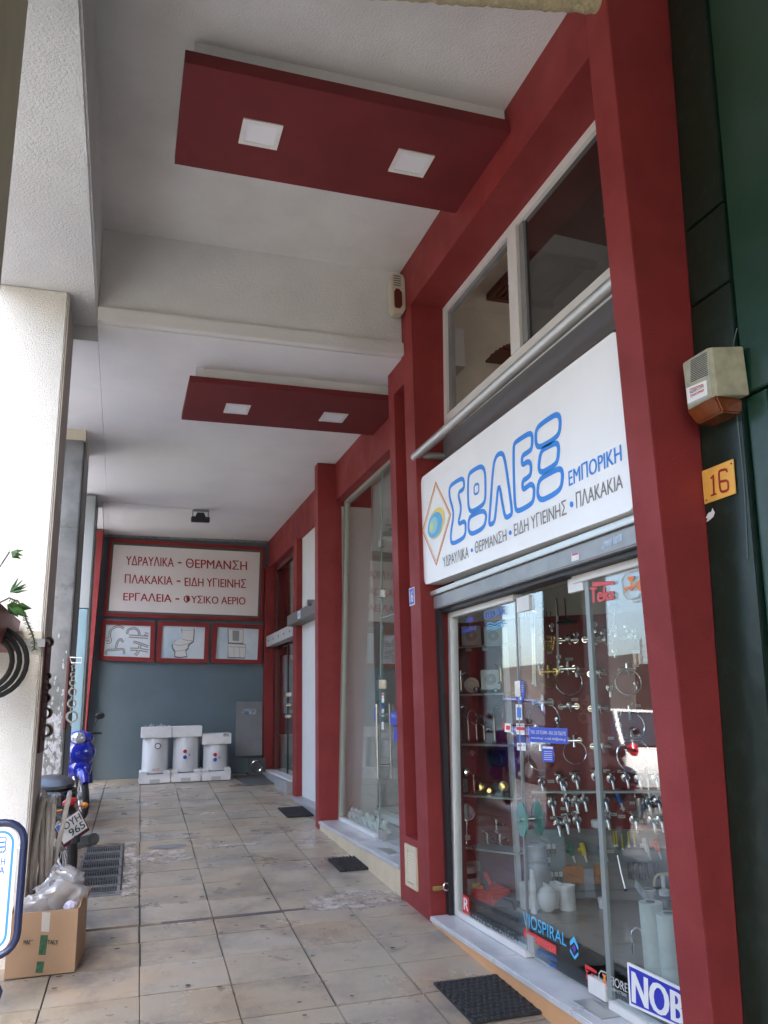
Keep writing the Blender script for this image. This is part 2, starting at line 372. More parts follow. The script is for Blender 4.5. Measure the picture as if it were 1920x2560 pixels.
g = G(); g.hexa([(.30, 5.29, fz(5.29)-.02), (1.40, 5.29, fz(5.29)-.02), (1.40, 5.335, fz(5.3)-.02), (.30, 5.335, fz(5.3)-.02), (.30, 5.29, fz(5.29)+.001), (1.40, 5.29, fz(5.29)+.001), (1.40, 5.335, fz(5.3)+.001), (.30, 5.335, fz(5.3)+.001)])
g.build('joint_strip', mat('dark_joint_strip', (.12, .10, .09), .7), PAVE)
disc(G(), blob(.44, 7.36, .16, .075, seed=12, j=.05, z=.0045)).build('access_cover', mat('grey_cover', (.22, .22, .21), .7, bump=.3, bscale=50), PAVE)
rr = random.Random(11); g = G()
for _ in range(85):
    x, y = rr.uniform(-.4, 1.75), rr.uniform(2.9, 8)**1.0; r0 = rr.uniform(.003, .015)
    disc(g, [(x+r0*math.cos(a)*1.2, y+r0*math.sin(a)*rr.uniform(.7, 1.1), fz(y)+.0095) for a in [k*2*math.pi/9 for k in range(9)]])
g.build('gum_spots', mat('gum', (.06, .05, .045), .7), PAVE); C.objects[-1]['kind'] = 'stuff'

# drain covers
IRON = mat('cast_iron', (.13, .135, .14), .5, metal=.5, bump=.3, bscale=60, var=.5, vscale=9)
for i in range(6):
    y0 = 6.0+i*.262; xs0, xs1 = -.235+i*.004, .065+i*.004
    t = thing('drain_cover', (-.1, y0+.12, fz(y0)), ['grey slotted metal drain cover nearest to the open cardboard box', 'second slotted drain cover of the row, counted from the cardboard box', 'third slotted drain cover of the row, counted from the cardboard box',
        'fourth slotted drain cover of the row, beside the motorbike tyre', 'fifth slotted drain cover of the row, one short of the far end', 'slotted drain cover at the far end of the row, under the number plate'][i], 'drain cover', 'drain covers in the walkway floor')
    zc = lambda y: fz(y)+.006
    fr = G()
    for a, b, c_, d in ((xs0, xs1, y0, y0+.02), (xs0, xs1, y0+.226, y0+.246), (xs0, xs0+.02, y0+.02, y0+.226), (xs1-.02, xs1, y0+.02, y0+.226)):
        fr.hexa([(a, c_, fz(c_)-.02), (b, c_, fz(c_)-.02), (b, d, fz(d)-.02), (a, d, fz(d)-.02), (a, c_, zc(c_)), (b, c_, zc(c_)), (b, d, zc(d)), (a, d, zc(d))])
    fr.build('frame', mat('zinc_rim', (.26, .26, .26), .5, metal=.3, var=.5, vscale=12), t)
    br = G()
    for k in range(15):
        x = xs0+.026+k*.0168; c_, d = y0+.02, y0+.226
        br.hexa([(x, c_, fz(c_)-.02), (x+.009, c_, fz(c_)-.02), (x+.009, d, fz(d)-.02), (x, d, fz(d)-.02), (x, c_, zc(c_)-.001), (x+.009, c_, zc(c_)-.001), (x+.009, d, zc(d)-.001), (x, d, zc(d)-.001)])
    c_ = y0+.115
    br.box(xs0+.02, xs1-.02, c_, c_+.012, fz(c_)-.02, zc(c_)+.0005)
    br.build('grid', IRON, t)
g = G(); c_ = 5.98; g.hexa([(-.25, c_, fz(c_)-.024), (.08, c_, fz(c_)-.024), (.10, 7.6, fz(7.6)-.024), (-.23, 7.6, fz(7.6)-.024), (-.25, c_, fz(c_)-.012), (.08, c_, fz(c_)-.012), (.10, 7.6, fz(7.6)-.012), (-.23, 7.6, fz(7.6)-.012)])
#END1
# ================================================================ CEILINGS AND BUILDING
struct(G().box(-.26, 1.82, 2.3, 5.0, 4.57, 4.8), 'ceiling', CEIL)
G().box(-.86, -.3, -14, 2.27, 3.995, 4.598).build('edge_beam', STUC2, label='edge beam over the neighbouring part of the walkway behind the camera', cat='beam')
g = G(); g.box(-.256, 1.80, 5.0, 5.02, 4.0, 4.6); g.box(-.256, 1.80, 4.965, 5.02, 3.905, 4.0); g.build('ceiling_step', CEIL, kind='structure', bevel=.004)
g = G(); g.box(-.256, 2.3, 5.03, 12.2, 3.9, 4.2); g.box(-.86, -.258, 5.285, 12.2, 3.9, 4.2); struct(g, 'lower_ceiling', CEIL2)
g = G(); g.box(-.86, -.258, 2.3, 5.28, 3.995, 4.8, 0); g.build('edge_beam', STUC2, label='pale rough-plastered beam running along the street edge above the columns', cat='beam', bevel=.012)
struct(G().box(-.86, 2.1, -14, 2.29, 4.60, 4.8), 'neighbour_ceiling', CEIL)
BLD = thing('apartment_building', (2.0, 4, 4.8), 'upper floors of the building standing above the covered walkway', 'building')
g = G(); g.box(-.86, 6.8, 2.29, 14, 4.81, 14); g.build('upper_storeys', mat('facade_cream', (.50, .46, .38), .85, var=.3, vscale=1), BLD)
g = G(); g.box(-.86, 8, -14, 2.28, 4.81, 14); g.box(-.86, 2.3, -14.3, -14.05, -1, 4.8); g.build('storeys_and_added_wall', mat('facade_grey', (.42, .41, .38), .85, var=.3, vscale=1), BLD)  # second box: unseen end wall added to keep light from behind out
g = G(); g.box(2.3, 8, 2.3, 13, 4.6, 4.8); g.box(6.6, 6.8, 2.3, 13, -.3, 2.2); g.box(2.6, 6.6, 12.2, 12.4, -.3, 4.6); g.box(2.45, 6.6, 2.29, 2.44, -.3, 4.6); g.build('inner_shell', mat('shop_plaster', (.42, .39, .35), .85), BLD)  # far wall stops low: opening added to let daylight into the rooms
for k in range(6):
    for z in (6.2, 8.4, 10.6):
        G().box(-.90, -.862, 2.8+k*1.85, 3.8+k*1.85, z, z+1.2).build('window', GLASSD, BLD)

# ---- columns along the street
def column(loc, x0, x1, y0, y1, z0, z1, m_, label, extra=None):
    t = thing('column', loc, label, 'column', 'columns along the street edge')
    G().box(x0, x1, y0, y1, z0, z1).build('shaft', m_, t, bevel=.008)
    return t
column((-.6, 2.2, fz(2.2)), -.76, -.412, 2.02, 2.48, fz(2)-.05, 3.994, mat('near_plaster', (.55, .50, .36), .85, var=.3, vscale=2), 'smooth beige column at the top left edge, closest to the camera')
for yy, lab in ((-.5, 'pale column just behind the camera position'), (-3.2, 'pale column farther behind the camera'), (-6, 'pale column farthest behind the camera')): column((-.6, yy, fz(yy)), -.8, -.42, yy-.25, yy+.25, fz(yy)-.1, 3.994, STUC, lab)
t = column((-.6, 4.95, fz(4.9)), -.815, -.424, 4.82, 5.32, fz(4.6)-.05, 3.994, STUC, 'rough white stuccoed column behind the advertising board and cardboard box')
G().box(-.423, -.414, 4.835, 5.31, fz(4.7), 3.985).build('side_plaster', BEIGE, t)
t = column((-.5, 7.2, fz(7.2)), -.70, -.41, 7.14, 7.95, fz(7.1)-.05, 3.80, mat('weathered_metal', (.10, .105, .105), .38, metal=.25, bump=.15, bscale=9, var=.8, vscale=2.5, var_col=(.22, .225, .23), rvar=.12), 'dark grey metal-clad column covered in torn poster scraps, second from the camera')
t['label'] = 'dark grey metal-clad column with torn poster scraps behind the white column'
G().box(-.409, -.400, 7.18, 7.94, fz(7.2)-.03, 3.79).build('edge_trim', DGREY, t); G().box(-.68, -.40, 7.16, 7.93, 3.80, 3.9).build('cap', mat('cap_beige', (.55, .50, .40), .8), t)
rr = random.Random(4); SCR = mat('poster_scraps', (.38, .39, .41), .8, var=.9, vscale=22, var_col=(.20, .21, .22))
def rag(cx, cz, rx, rz, y, seed):
    r2 = random.Random(seed); n = 16; pts = []
    for i in range(n):
        a = 2*math.pi*i/n; k = r2.uniform(.45, 1.1)
        pts.append((min(-.412, cx+rx*k*math.cos(a)), y, cz+rz*k*math.sin(a)))
    return pts
g = G()
for i in range(120):
    cz = 1.0+abs(rr.gauss(0, .42)); s_ = rr.uniform(.004, .016)*(1.4 if cz < 1.6 else .8)
    if cz > 2.2: s_ *= .4
    disc(g, rag(rr.uniform(-.62, -.43), cz, s_, s_*rr.uniform(1, 3), 7.139-.0003*i/10, i))
disc(g, rag(-.60, 2.06, .04, .06, 7.1355, 200)); disc(g, [(-.64, 7.1352, 2.03), (-.56, 7.1352, 2.03), (-.56, 7.1352, 2.10), (-.64, 7.1352, 2.10)])
g.build('poster_scraps', SCR, t); C.objects[-1]['kind'] = 'stuff'
g = G(); g.box(-.70, -.409, 7.1365, 7.14, 3.02, 3.03); g.build('panel_joint', DGREY, t)
t = thing('column', (-.5, 9.5, fz(9.4)), 'grey and pale blue metal-clad column farther along the street edge', 'column', 'columns along the street edge')
G().box(-.62, -.375, 9.4, 10.1, 2.60, 3.88).build('upper_cladding', mat('grey_cladding', (.30, .32, .32), .4, metal=.2), t, bevel=.004)
G().box(-.62, -.385, 9.4, 10.1, fz(9.4)-.05, 2.59).build('lower_cladding', mat('blue_cladding', (.20, .32, .37), .4, metal=.2, var=.2, vscale=3), t, bevel=.004)
G().box(-.384, -.365, 9.41, 10.09, fz(9.4)-.05, 3.88).build('edge_trim', DGREY, t)
t = thing('pilaster', (-.42, 11.5, fz(11.5)), 'narrow red pilaster at the left end of the slate wall', 'pilaster')
G().hexa([(-.62, 11.3, .55), (-.41, 11.3, .55), (-.41, 11.69, .55), (-.62, 11.69, .55), (-.62, 11.3, 3.88), (-.325, 11.3, 3.88), (-.325, 11.69, 3.88), (-.62, 11.69, 3.88)]).build('shaft', RED, t)
G().box(-.62, -.36, 11.295, 11.3, 2.17, 2.18).build('joint', DGREY, t)

# ---- end wall
WALL = thing('end_wall', (.8, 11.8, fz(11.7)), 'slate blue rendered wall closing the far end of the walkway', 'wall')
G().box(-.60, 2.6, 11.7, 12.0, .3, 3.9).build('render', SLATE, WALL)
G().box(-.33, 1.98, 11.68, 11.7, 3.87, 3.9).build('cornice', mat('dirty_trim', (.30, .30, .30), .8, var=.8, vscale=12), WALL)

# ---- shopfront frame: pillars, beams, reveals
SHOP = thing('shopfront', (2.0, 5, fz(5)), 'red painted shopfront of pillars and beams along the right of the walkway', 'building')
ln = lambda z: 1.94+.028*z
def nearpillar():
    g = G(); xr = lambda z: 1.88+.053*z
    g.hexa([(1.8, 2.34, .0), (xr(0), 2.34, 0), (xr(0)+.3, 2.50, 0), (1.8, 2.50, 0), (1.8, 2.34, 4.65), (xr(4.65), 2.34, 4.65), (xr(4.65)+.3, 2.50, 4.65), (1.8, 2.50, 4.65)])
    return g
nearpillar().build('pillar', RED, SHOP, bevel=.003)
g = G(); g.box(1.8, 1.93, 4.80, 4.99, 0, 4.57); g.box(1.8, 1.93, 5.215, 5.34, 0, 4.57); g.box(1.93, 2.04, 4.801, 5.339, 0, 4.57)
g.box(1.8, 1.93, 4.99, 5.215, 0, .67); g.box(1.8, 1.93, 4.99, 5.215, 3.70, 4.57)
g.build('pillar', RED, SHOP, label='middle red pillar with a tall recessed niche')
g = G(); g.box(1.795, 2.04, 7.63, 7.77, .2, 3.9); g.build('pillar', RED, SHOP, bevel=.003)
g = G(); g.box(1.801, 2.10, 2.50, 4.80, 4.215, 4.57); g.build('beam', RED, SHOP)
g = G(); g.box(1.98, 2.12, 5.34, 7.63, 3.51, 3.9); g.build('beam', RED, SHOP)
g = G(); g.box(2.0, 2.4, 7.77, 11.7, 3.49, 3.9); g.build('beam', RED, SHOP)
G().box(1.96, 2.5, 9.46, 9.66, .3, 3.49).build('jamb', RED, SHOP); G().box(1.94, 2.1, 11.56, 11.7, .3, 3.49).build('jamb', RED, SHOP)
g = G(); g.box(2.03, 2.4, 7.77, 9.46, .2, 3.49); g.build('white_wall', mat('white_wall', (.66, .66, .64), .8, bump=.1, var=.3, vscale=2, var_col=(.55, .54, .50)), SHOP)
# sills with risers
def sill(y0, y1, z, mt, mr, joints, x0=1.8):
    ys = [y0]+joints+[y1]
    for a, b in zip(ys, ys[1:]):
        G().box(x0-.012, 2.3, a+.001, b-.001, z-.028, z).build('sill_slab', mt, SHOP, bevel=.005)
        G().hexa([(x0, a+.001, fz(a)-.05), (x0+.1, a+.001, fz(a)-.05), (x0+.1, b-.001, fz(b)-.05), (x0, b-.001, fz(b)-.05), (x0, a+.001, z-.028), (x0+.1, a+.001, z-.028), (x0+.1, b-.001, z-.028), (x0, b-.001, z-.028)]).build('riser_tile', mr, SHOP)
sill(2.52, 4.79, .288, MARBLE, TERR, [3.2, 3.93])
sill(5.35, 7.62, .47, MARBLE, CREAM, [6.3])
sill(7.78, 9.45, .50, GMARB, GMARB, [], 1.9)
sill(9.67, 11.55, .64, GMARB, GMARB, [10.6], 1.9)

# ---- end-wall signs
def frame_rect(g, x0, x1, z0, z1, wd, y0, y1):
    g.box(x0, x1, y0, y1, z1-wd, z1); g.box(x0, x1, y0, y1, z0, z0+wd); g.box(x0, x0+wd, y0, y1, z0+wd, z1-wd); g.box(x1-wd, x1, y0, y1, z0+wd, z1-wd)
YW = 11.64
SG = thing('wall_sign', (.83, YW, 2.73), 'large cream sign with three lines of red Greek capitals high on the slate wall', 'sign')
def cs5(x, y): return (200+x*.3134, 1300+y*.3134)
def q5(x, y, Y=YW): return atY(*cs5(x, y), Y)
ot = [q5(180, 768), q5(1455, 805), q5(1478, 215), q5(240, 145)]
mid = [q5(212, 740), q5(1432, 782), q5(1455, 240), q5(258, 176)]
inn = [q5(228, 722), q5(1418, 765), q5(1437, 258), q5(270, 195)]
def ringframe(g, A, B, t):
    for i in range(4):
        j = (i+1) % 4; g.slab([A[i], A[j], B[j], B[i]], t)
    return g
ringframe(G(), ot, mid, (0, .055, 0)).build('frame', RED, SG)
G().slab([p+Vector((0, .02, 0)) for p in mid], (0, .03, 0)).build('inner_frame', DGREY, SG)
SF = mat('old_sign_face', (.78, .72, .68), .5, var=.6, vscale=.9, var_col=(.60, .52, .49), vlo=.5, vhi=.8)
G().slab([p+Vector((0, .012, 0)) for p in inn], (0, .007, 0)).build('face', SF, SG)
def line5(s, a, b, c, d, th=.014):
    off = Vector((0, .0095, 0))
    textg(s, [q5(*a)+off, q5(*b)+off, q5(*c)+off, q5(*d)+off], th).build('lettering', DRED, SG)
line5('ΥΔΡΑΥΛΙΚΑ', (365, 357), (748, 373), (748, 298), (368, 282)); line5('-', (783, 345), (810, 346), (810, 335), (783, 334))
line5('ΘΕΡΜΑΝΣΗ', (846, 380), (1332, 400), (1332, 325), (846, 305))
line5('ΠΛΑΚΑΚΙΑ', (357, 503), (738, 516), (738, 445), (360, 432)); line5('-', (773, 492), (801, 493), (801, 482), (773, 481))
line5('ΕΙΔΗ ΥΓΙΕΙΝΗΣ', (836, 525), (1325, 542), (1325, 472), (836, 455))
line5('ΕΡΓΑΛΕΙΑ', (345, 640), (730, 655), (730, 590), (348, 577)); line5('-', (763, 634), (791, 635), (791, 624), (763, 623))
line5('ΦΥΣΙΚΟ ΑΕΡΙΟ', (828, 662), (1320, 678), (1320, 610), (828, 597))
# three picture panels
PB = mat('picture_blue', (.44, .57, .63), .5, var=.9, vscale=1.6, var_col=(.72, .76, .78), vlo=.35, vhi=.62)
PS = mat('picture_shadow', (.17, .18, .19), .6); PL = mat('picture_light', (.70, .69, .66), .6); PM = mat('picture_mid', (.30, .30, .30), .6)
def panel(A, lab):
    t = thing('picture_panel', q5(*A[0]), lab, 'picture', 'red framed pictures in a row under the big sign')
    P = [q5(*a) for a in A]; cx = sum(P, Vector())/4
    Bq = [p+(Vector(((cx.x-p.x)/abs(cx.x-p.x)*.062, 0, (cx.z-p.z)/abs(cx.z-p.z)*.058))) for p in P]
    ringframe(G(), P, Bq, (0, .055, 0)).build('frame', RED, t)
    G().slab([p+Vector((0, .02, 0)) for p in Bq], (0, .03, 0)).build('picture', PB, t)
    return t, Bq
OFF = Vector((0, .0195, 0))
def prt(pts, m_, t, lay=0, w=None, closed=False, rounds=2):
    P = [q5(*p)+OFF-Vector((0, .0008*lay, 0)) for p in pts]; g = G()
    if w: ribbon(g, P, w, (0, -1, 0), closed, rounds)
    else: disc(g, P)
    g.build('print', m_, t)
t, B_ = panel([(148, 1118), (592, 1132), (602, 812), (172, 798)], 'red framed picture of four chrome taps, left of the row')
for lay, (m_, dw) in enumerate(((PM, .018), (PS, .006), (PL, -.010))):
    for pts, wd in (([(235, 945), (240, 880), (280, 850), (320, 845), (350, 865)], .022), ([(205, 950), (245, 945), (240, 975), (210, 975)], .030),
                    ([(285, 1025), (300, 965), (325, 945), (345, 975)], .020), ([(205, 1075), (210, 1035), (285, 1035), (350, 1025), (352, 1070)], .020), ([(375, 910), (385, 870), (440, 860), (470, 885), (475, 925)], .020),
                    ([(390, 925), (470, 930), (545, 935)], .034), ([(515, 905), (545, 915)], .034), ([(425, 970), (480, 985), (545, 1010)], .024), ([(400, 1030), (470, 1030), (545, 1045)], .032), ([(440, 1080), (465, 1050), (480, 1000)], .028)):
        prt(pts, m_, t, lay+1, wd*.8+dw)
t, B_ = panel([(605, 1135), (1022, 1142), (1035, 822), (625, 808)], 'red framed picture of a white toilet, middle of the row')
tl = [(815, 865), (905, 862), (908, 880), (900, 965), (870, 985), (860, 1000), (858, 1020), (840, 1035), (850, 1085), (800, 1092), (760, 1085), (762, 1045), (745, 1020), (740, 985), (775, 955), (820, 948)]
prt([(x+(-9 if x < 820 else 9), y+(10 if y > 960 else 2)) for x, y in tl], PS, t, 1); prt(tl, PL, t, 2)
prt([(742, 985), (790, 1003), (868, 985)], PM, t, 3, .008); prt([(818, 950), (860, 962), (898, 962)], PM, t, 3, .008); prt([(815, 878), (908, 878)], PM, t, 3, .006)
prt([(760, 1048), (800, 1042), (838, 1036)], PM, t, 3, .006)
t, B_ = panel([(1045, 1140), (1450, 1148), (1462, 838), (1064, 820)], 'red framed picture of a bathroom vanity cabinet, right of the row')
prt([(1178, 865), (1306, 872), (1304, 985), (1325, 992), (1318, 1105), (1180, 1100), (1180, 985)], PS, t, 1)
prt([(1186, 868), (1302, 874), (1300, 980), (1188, 976)], PL, t, 2); prt([(1218, 880), (1272, 882), (1270, 965), (1218, 962)], PM, t, 3)
prt([(1182, 988), (1322, 994), (1315, 1096), (1186, 1092)], PL, t, 3); prt([(1184, 1010), (1318, 1015)], PM, t, 4, .007); prt([(1230, 1015), (1230, 1092)], PM, t, 4, .005); prt([(1274, 1015), (1274, 1094)], PM, t, 4, .005)

# ---- water heaters standing by the wall
KN = {'red': mat('knob_red', (.55, .02, .02), .4), 'blue': mat('knob_blue', (.03, .08, .45), .4)}
ENAM = mat('white_enamel', (.72, .74, .76), .2)
def boiler(x0, x1, h, y0, label, kind):
    zb = fz(y0)+.01; t = thing('water_heater', ((x0+x1)/2, y0+.18, zb), label, 'water heater', 'packed water heaters against the slate wall')
    w_ = x1-x0; cx = (x0+x1)/2; d = w_*.95
    g = G(); g.box(x0, x1, y0, y0+d, zb, zb+.11); g.box(x0, x0+.09, y0, y0+d, zb+.11, zb+.15); g.box(x1-.09, x1, y0, y0+d, zb+.11, zb+.15); g.build('bottom_block', FOAM, t, bevel=.006)
    G().box(cx-.06, cx+.06, y0-.003, y0, zb+.002, zb+.05).build('handle_slot', mat('foam_shade', (.5, .5, .49), .8), t)
    G().box(x0, x1, y0, y0+d, zb+h-.135, zb+h).build('top_block', FOAM, t, bevel=.006)
    G().lathe([(w_*.42, 0), (w_*.44, .02), (w_*.44, h-.28), (w_*.40, h-.25)], (cx, y0+d/2, zb+.12), n=32).build('tank', ENAM, t, smooth=True)
    G().box(cx-w_*.45, cx+w_*.45, y0+.012, y0+d-.01, zb+.12, zb+h-.14).build('wrap', WRAP, t, bevel=.03)
    yf = y0-.001
    if kind == 'dial':
        G().lathe([(.038, 0), (.038, .014), (.03, .02)], (cx+.02, yf+.02, zb+h*.66), (0, -1, 0), 20).build('dial', BLACKP, t)
        G().lathe([(.028, 0), (.028, .004)], (cx+.02, yf-.001, zb+h*.66), (0, -1, 0), 20).build('dial_face', PAPER, t)
        textg('ELCO', [(cx-.03, yf, zb+.155), (cx+.05, yf, zb+.155), (cx+.05, yf, zb+.18), (cx-.03, yf, zb+.18)], .01).build('lettering', REDS, t)
    else:
        for k, c in ((.545, 'red'), (.44, 'blue')):
            G().lathe([(.024, 0), (.024, .012), (.016, .018)], (cx-.02, yf+.01, zb+h*k), (0, -1, 0), 16).build('knob', KN[c], t)
        G().box(cx+.03, cx+.045, yf, yf+.003, zb+h*.46, zb+h*.50).build('badge', GREYL, t)
    return t
boiler(.285, .66, .69, 11.05, 'tall foam-capped white water heater with a round black dial, left of the three', 'dial')
boiler(.668, 1.045, .69, 11.06, 'tall foam-capped white water heater with red and blue knobs, in the middle', 'knobs')
t = boiler(1.055, 1.425, .585, 11.06, 'shortest foam-capped white water heater, beside the grey board', 'knobs')
textg('80L', [(1.32, 11.055, 1.13), (1.40, 11.055, 1.13), (1.40, 11.055, 1.17), (1.32, 11.055, 1.17)]).build('lettering', DGREY, t)
rr = random.Random(5); g = G()
for _ in range(14):
    x = rr.uniform(.29, .6); g.add([(x, 11.1+rr.uniform(-.05, .2), 1.27), (x+.08, 11.1+rr.uniform(-.05, .2), 1.27), (x+.05, 11.1, 1.27+rr.uniform(.02, .06))], [(0, 1, 2)])
t = thing('plastic_wrap', (.45, 11.15, 1.27), 'crumpled clear plastic lying on top of the left water heater', 'plastic wrap'); g.build('film', POLYB, t)
# grey board and the little crate below
t = thing('grey_board', (1.74, 11.6, .84), 'tall dark grey sheet with a small photo sticker hanging in the right corner', 'board')
G().slab([(1.555, 11.58, .845), (1.93, 11.62, .84), (1.92, 11.62, 1.57), (1.548, 11.58, 1.58)], (0, .03, 0)).build('sheet', mat('board_grey', (.26, .265, .27), .5, var=.3, vscale=4), t, bevel=.003)
G().slab([(1.635, 11.577, 1.40), (1.73, 11.587, 1.40), (1.73, 11.587, 1.475), (1.635, 11.577, 1.475)], (0, .004, 0)).build('sticker', mat('photo_blue', (.10, .18, .28), .4, var=.9, vscale=18, var_col=(.5, .55, .6)), t)
G().slab([(1.733, 11.587, 1.40), (1.83, 11.598, 1.40), (1.83, 11.598, 1.475), (1.733, 11.587, 1.475)], (0, .004, 0)).build('sticker', mat('photo_pale', (.5, .55, .58), .4, var=.9, vscale=22, var_col=(.12, .15, .2)), t)
t = thing('wire_crate', (1.80, 11.5, fz(11.5)), 'small dark crate holding a wire coil under the grey board', 'crate')
g = G(); g.box(1.70, 1.93, 11.35, 11.37, .605, .82); g.box(1.70, 1.93, 11.37, 11.6, .605, .62); g.build('panel', mat('crate_dark', (.09, .09, .09), .7, var=.6, vscale=15), t)
g = G(); [g.torus((1.81, 11.335+.004*k, .72), .075-.004*(k % 3), .004, (0, 1, .15), 18, 5) for k in range(4)]; g.build('coil', STEEL, t)

# ---- floodlight and its cable
t = thing('floodlight', (.84, 9.9, 3.9), 'small dark floodlight fixed under the far ceiling', 'floodlight')
g = G(); g.prism([(.73, 9.86, 3.73), (.95, 9.86, 3.73), (.95, 9.86, 3.80), (.73, 9.86, 3.80)], (0, .13, .02)); g.build('housing', BLACKP, t, bevel=.006)
G().hexa([(.775, 9.90, 3.80), (.905, 9.90, 3.80), (.905, 9.97, 3.81), (.775, 9.97, 3.81), (.80, 9.90, 3.86), (.88, 9.90, 3.86), (.88, 9.97, 3.86), (.80, 9.97, 3.86)]).build('fin_block', BLACKP, t)
g = G(); g.box(.74, .75, 9.89, 9.93, 3.76, 3.875); g.box(.93, .94, 9.89, 9.93, 3.76, 3.875); g.box(.74, .94, 9.89, 9.93, 3.875, 3.9); g.build('bracket', GREYM, t)
t = G().tube([(-.3, 9.75, 3.893), (.1, 9.78, 3.893), (.75, 9.88, 3.892)], .005, 6).build('cable', PAPER, label='thin pale cable running under the ceiling to the floodlight', cat='cable')
t = G().tube([(-.31, 9.76, 3.89), (-.32, 11.3, 3.85), (-.33, 11.62, 3.84)], .005, 6).build('cable', DGREY, label='thin dark cable running along the ceiling edge above the red pilaster', cat='cable')

# ---- ceiling light panels
BAG = bpy.data.materials.new('milky_film'); BAG.use_nodes = True
def _bag():
    N = BAG.node_tree.nodes; L = BAG.node_tree.links; N.remove(N['Principled BSDF'])
    tr = N.new('ShaderNodeBsdfTransparent'); df = N.new('ShaderNodeBsdfDiffuse'); df.inputs[0].default_value = (.85, .86, .88, 1); gl = N.new('ShaderNodeBsdfGlossy'); gl.inputs['Roughness'].default_value = .18
    tl_ = N.new('ShaderNodeBsdfTranslucent'); tl_.inputs[0].default_value = (.85, .86, .88, 1); a0 = N.new('ShaderNodeMixShader'); a0.inputs[0].default_value = .5; L.new(df.outputs[0], a0.inputs[1]); L.new(tl_.outputs[0], a0.inputs[2])
    a = N.new('ShaderNodeMixShader'); a.inputs[0].default_value = .38; L.new(tr.outputs[0], a.inputs[1]); L.new(a0.outputs[0], a.inputs[2])
    b = N.new('ShaderNodeMixShader'); b.inputs[0].default_value = .22; L.new(a.outputs[0], b.inputs[1]); L.new(gl.outputs[0], b.inputs[2]); L.new(b.outputs[0], N['Material Output'].inputs[0])
_bag()
LIT = mat('diffuser', (.74, .74, .77), .5)
def light_panel(x0, x1, y0, y1, zu, th, zc, xs, yl0, yl1, label, xs_in):
    t = thing('ceiling_panel', ((x0+x1)/2, (y0+y1)/2, zu), label, 'ceiling panel', 'red light panels hung under the ceiling')
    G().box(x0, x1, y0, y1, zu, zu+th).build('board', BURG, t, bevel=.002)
    G().box(x0+.045, x1-.002, y0+.05, y1-.05, zu+th, zc).build('backing', CEIL, t)
    for a, b in xs:
        f = G(); frame_rect(f, a, b, 0, 1, .022, 0, 1)
        g = G(); w_ = .024; z0, z1 = zu-.008, zu-.0005
        g.box(a, b, yl0, yl0+w_, z0, z1); g.box(a, b, yl1-w_, yl1, z0, z1); g.box(a, a+w_, yl0+w_, yl1-w_, z0, z1); g.box(b-w_, b, yl0+w_, yl1-w_, z0, z1)
        d = g.build('downlight', ALUW, t)
        G().box(a+w_, b-w_, yl0+w_, yl1-w_, zu-.004, zu-.0006).build('diffuser', LIT, d)
        ORG[C.objects[-1]] = ORG[d]
    return t
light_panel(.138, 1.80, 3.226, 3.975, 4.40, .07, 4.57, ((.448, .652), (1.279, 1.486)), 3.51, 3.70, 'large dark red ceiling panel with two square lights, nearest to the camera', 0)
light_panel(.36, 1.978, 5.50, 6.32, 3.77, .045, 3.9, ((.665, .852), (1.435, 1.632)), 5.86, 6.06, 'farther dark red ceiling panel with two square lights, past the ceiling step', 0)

# ---- alarm siren on middle pillar, vent, number plates, padlock
t = thing('siren', (1.78, 5.0, 4.18), 'beige alarm siren with brown lens high on the middle red pillar', 'siren')
pr = [(1.69, 4.24), (1.71, 4.19), (1.775, 4.19), (1.797, 4.23), (1.797, 4.47), (1.78, 4.50), (1.71, 4.50), (1.69, 4.46)]
G().prism([(x+.002, 4.895, z) for x, z in pr], (0, .09, 0)).build('housing', mat('old_plastic', (.50, .46, .36), .5), t, bevel=.006)
G().prism([(1.712, 4.889, 4.245), (1.72, 4.889, 4.225), (1.755, 4.889, 4.225), (1.77, 4.889, 4.25), (1.77, 4.889, 4.35), (1.75, 4.889, 4.375), (1.725, 4.889, 4.375), (1.712, 4.889, 4.35)], (0, .01, 0)).build('lens', mat('brown_lens', (.10, .025, .018), .15, coat=.5), t)
g = G(); [g.box(1.712, 1.765, 4.8925, 4.8948, 4.40+k*.018, 4.407+k*.018) for k in range(5)]; g.build('slots', DGREY, t)
t = thing('vent_grille', (1.8, 5.10, .378), 'cream louvred vent at the foot of the middle red pillar', 'vent')
g = G(); y0, y1, z0, z1 = 4.998, 5.21, .378, .628
g.box(1.787, 1.799, y0, y1, z0, z0+.028); g.box(1.787, 1.799, y0, y1, z1-.028, z1); g.box(1.787, 1.799, y0, y0+.05, z0+.028, z1-.028); g.box(1.787, 1.799, y1-.05, y1, z0+.028, z1-.028)
VB = mat('vent_beige', (.62, .52, .36), .5); g.build('frame', VB, t, bevel=.002)
G().box(1.7985, 1.7992, y0+.05, y1-.05, z0+.028, z1-.028).build('backing', mat('vent_dark', (.10, .08, .06), .8), t)
for k in range(11):
    z = z0+.034+k*.0175
    G().hexa([(1.789, y0+.05, z), (1.791, y0+.05, z), (1.791, y1-.05, z), (1.789, y1-.05, z), (1.795, y0+.05, z+.012), (1.797, y0+.05, z+.012), (1.797, y1-.05, z+.012), (1.795, y1-.05, z+.012)]).build('slat', VB, t)
def ybox(g, x, th, y0, y1, z0, z1): return g.box(x-th, x, y0, y1, z0, z1)
t = thing('number_plate', (1.797, 4.97, 2.14), 'small blue house number 16 on the middle red pillar', 'number plate')
ybox(G(), 1.799, .004, 4.90, 5.0, 2.125, 2.24).build('plate', PAPER, t); ybox(G(), 1.7945, .001, 4.906, 4.994, 2.131, 2.234).build('enamel', BLUES, t)
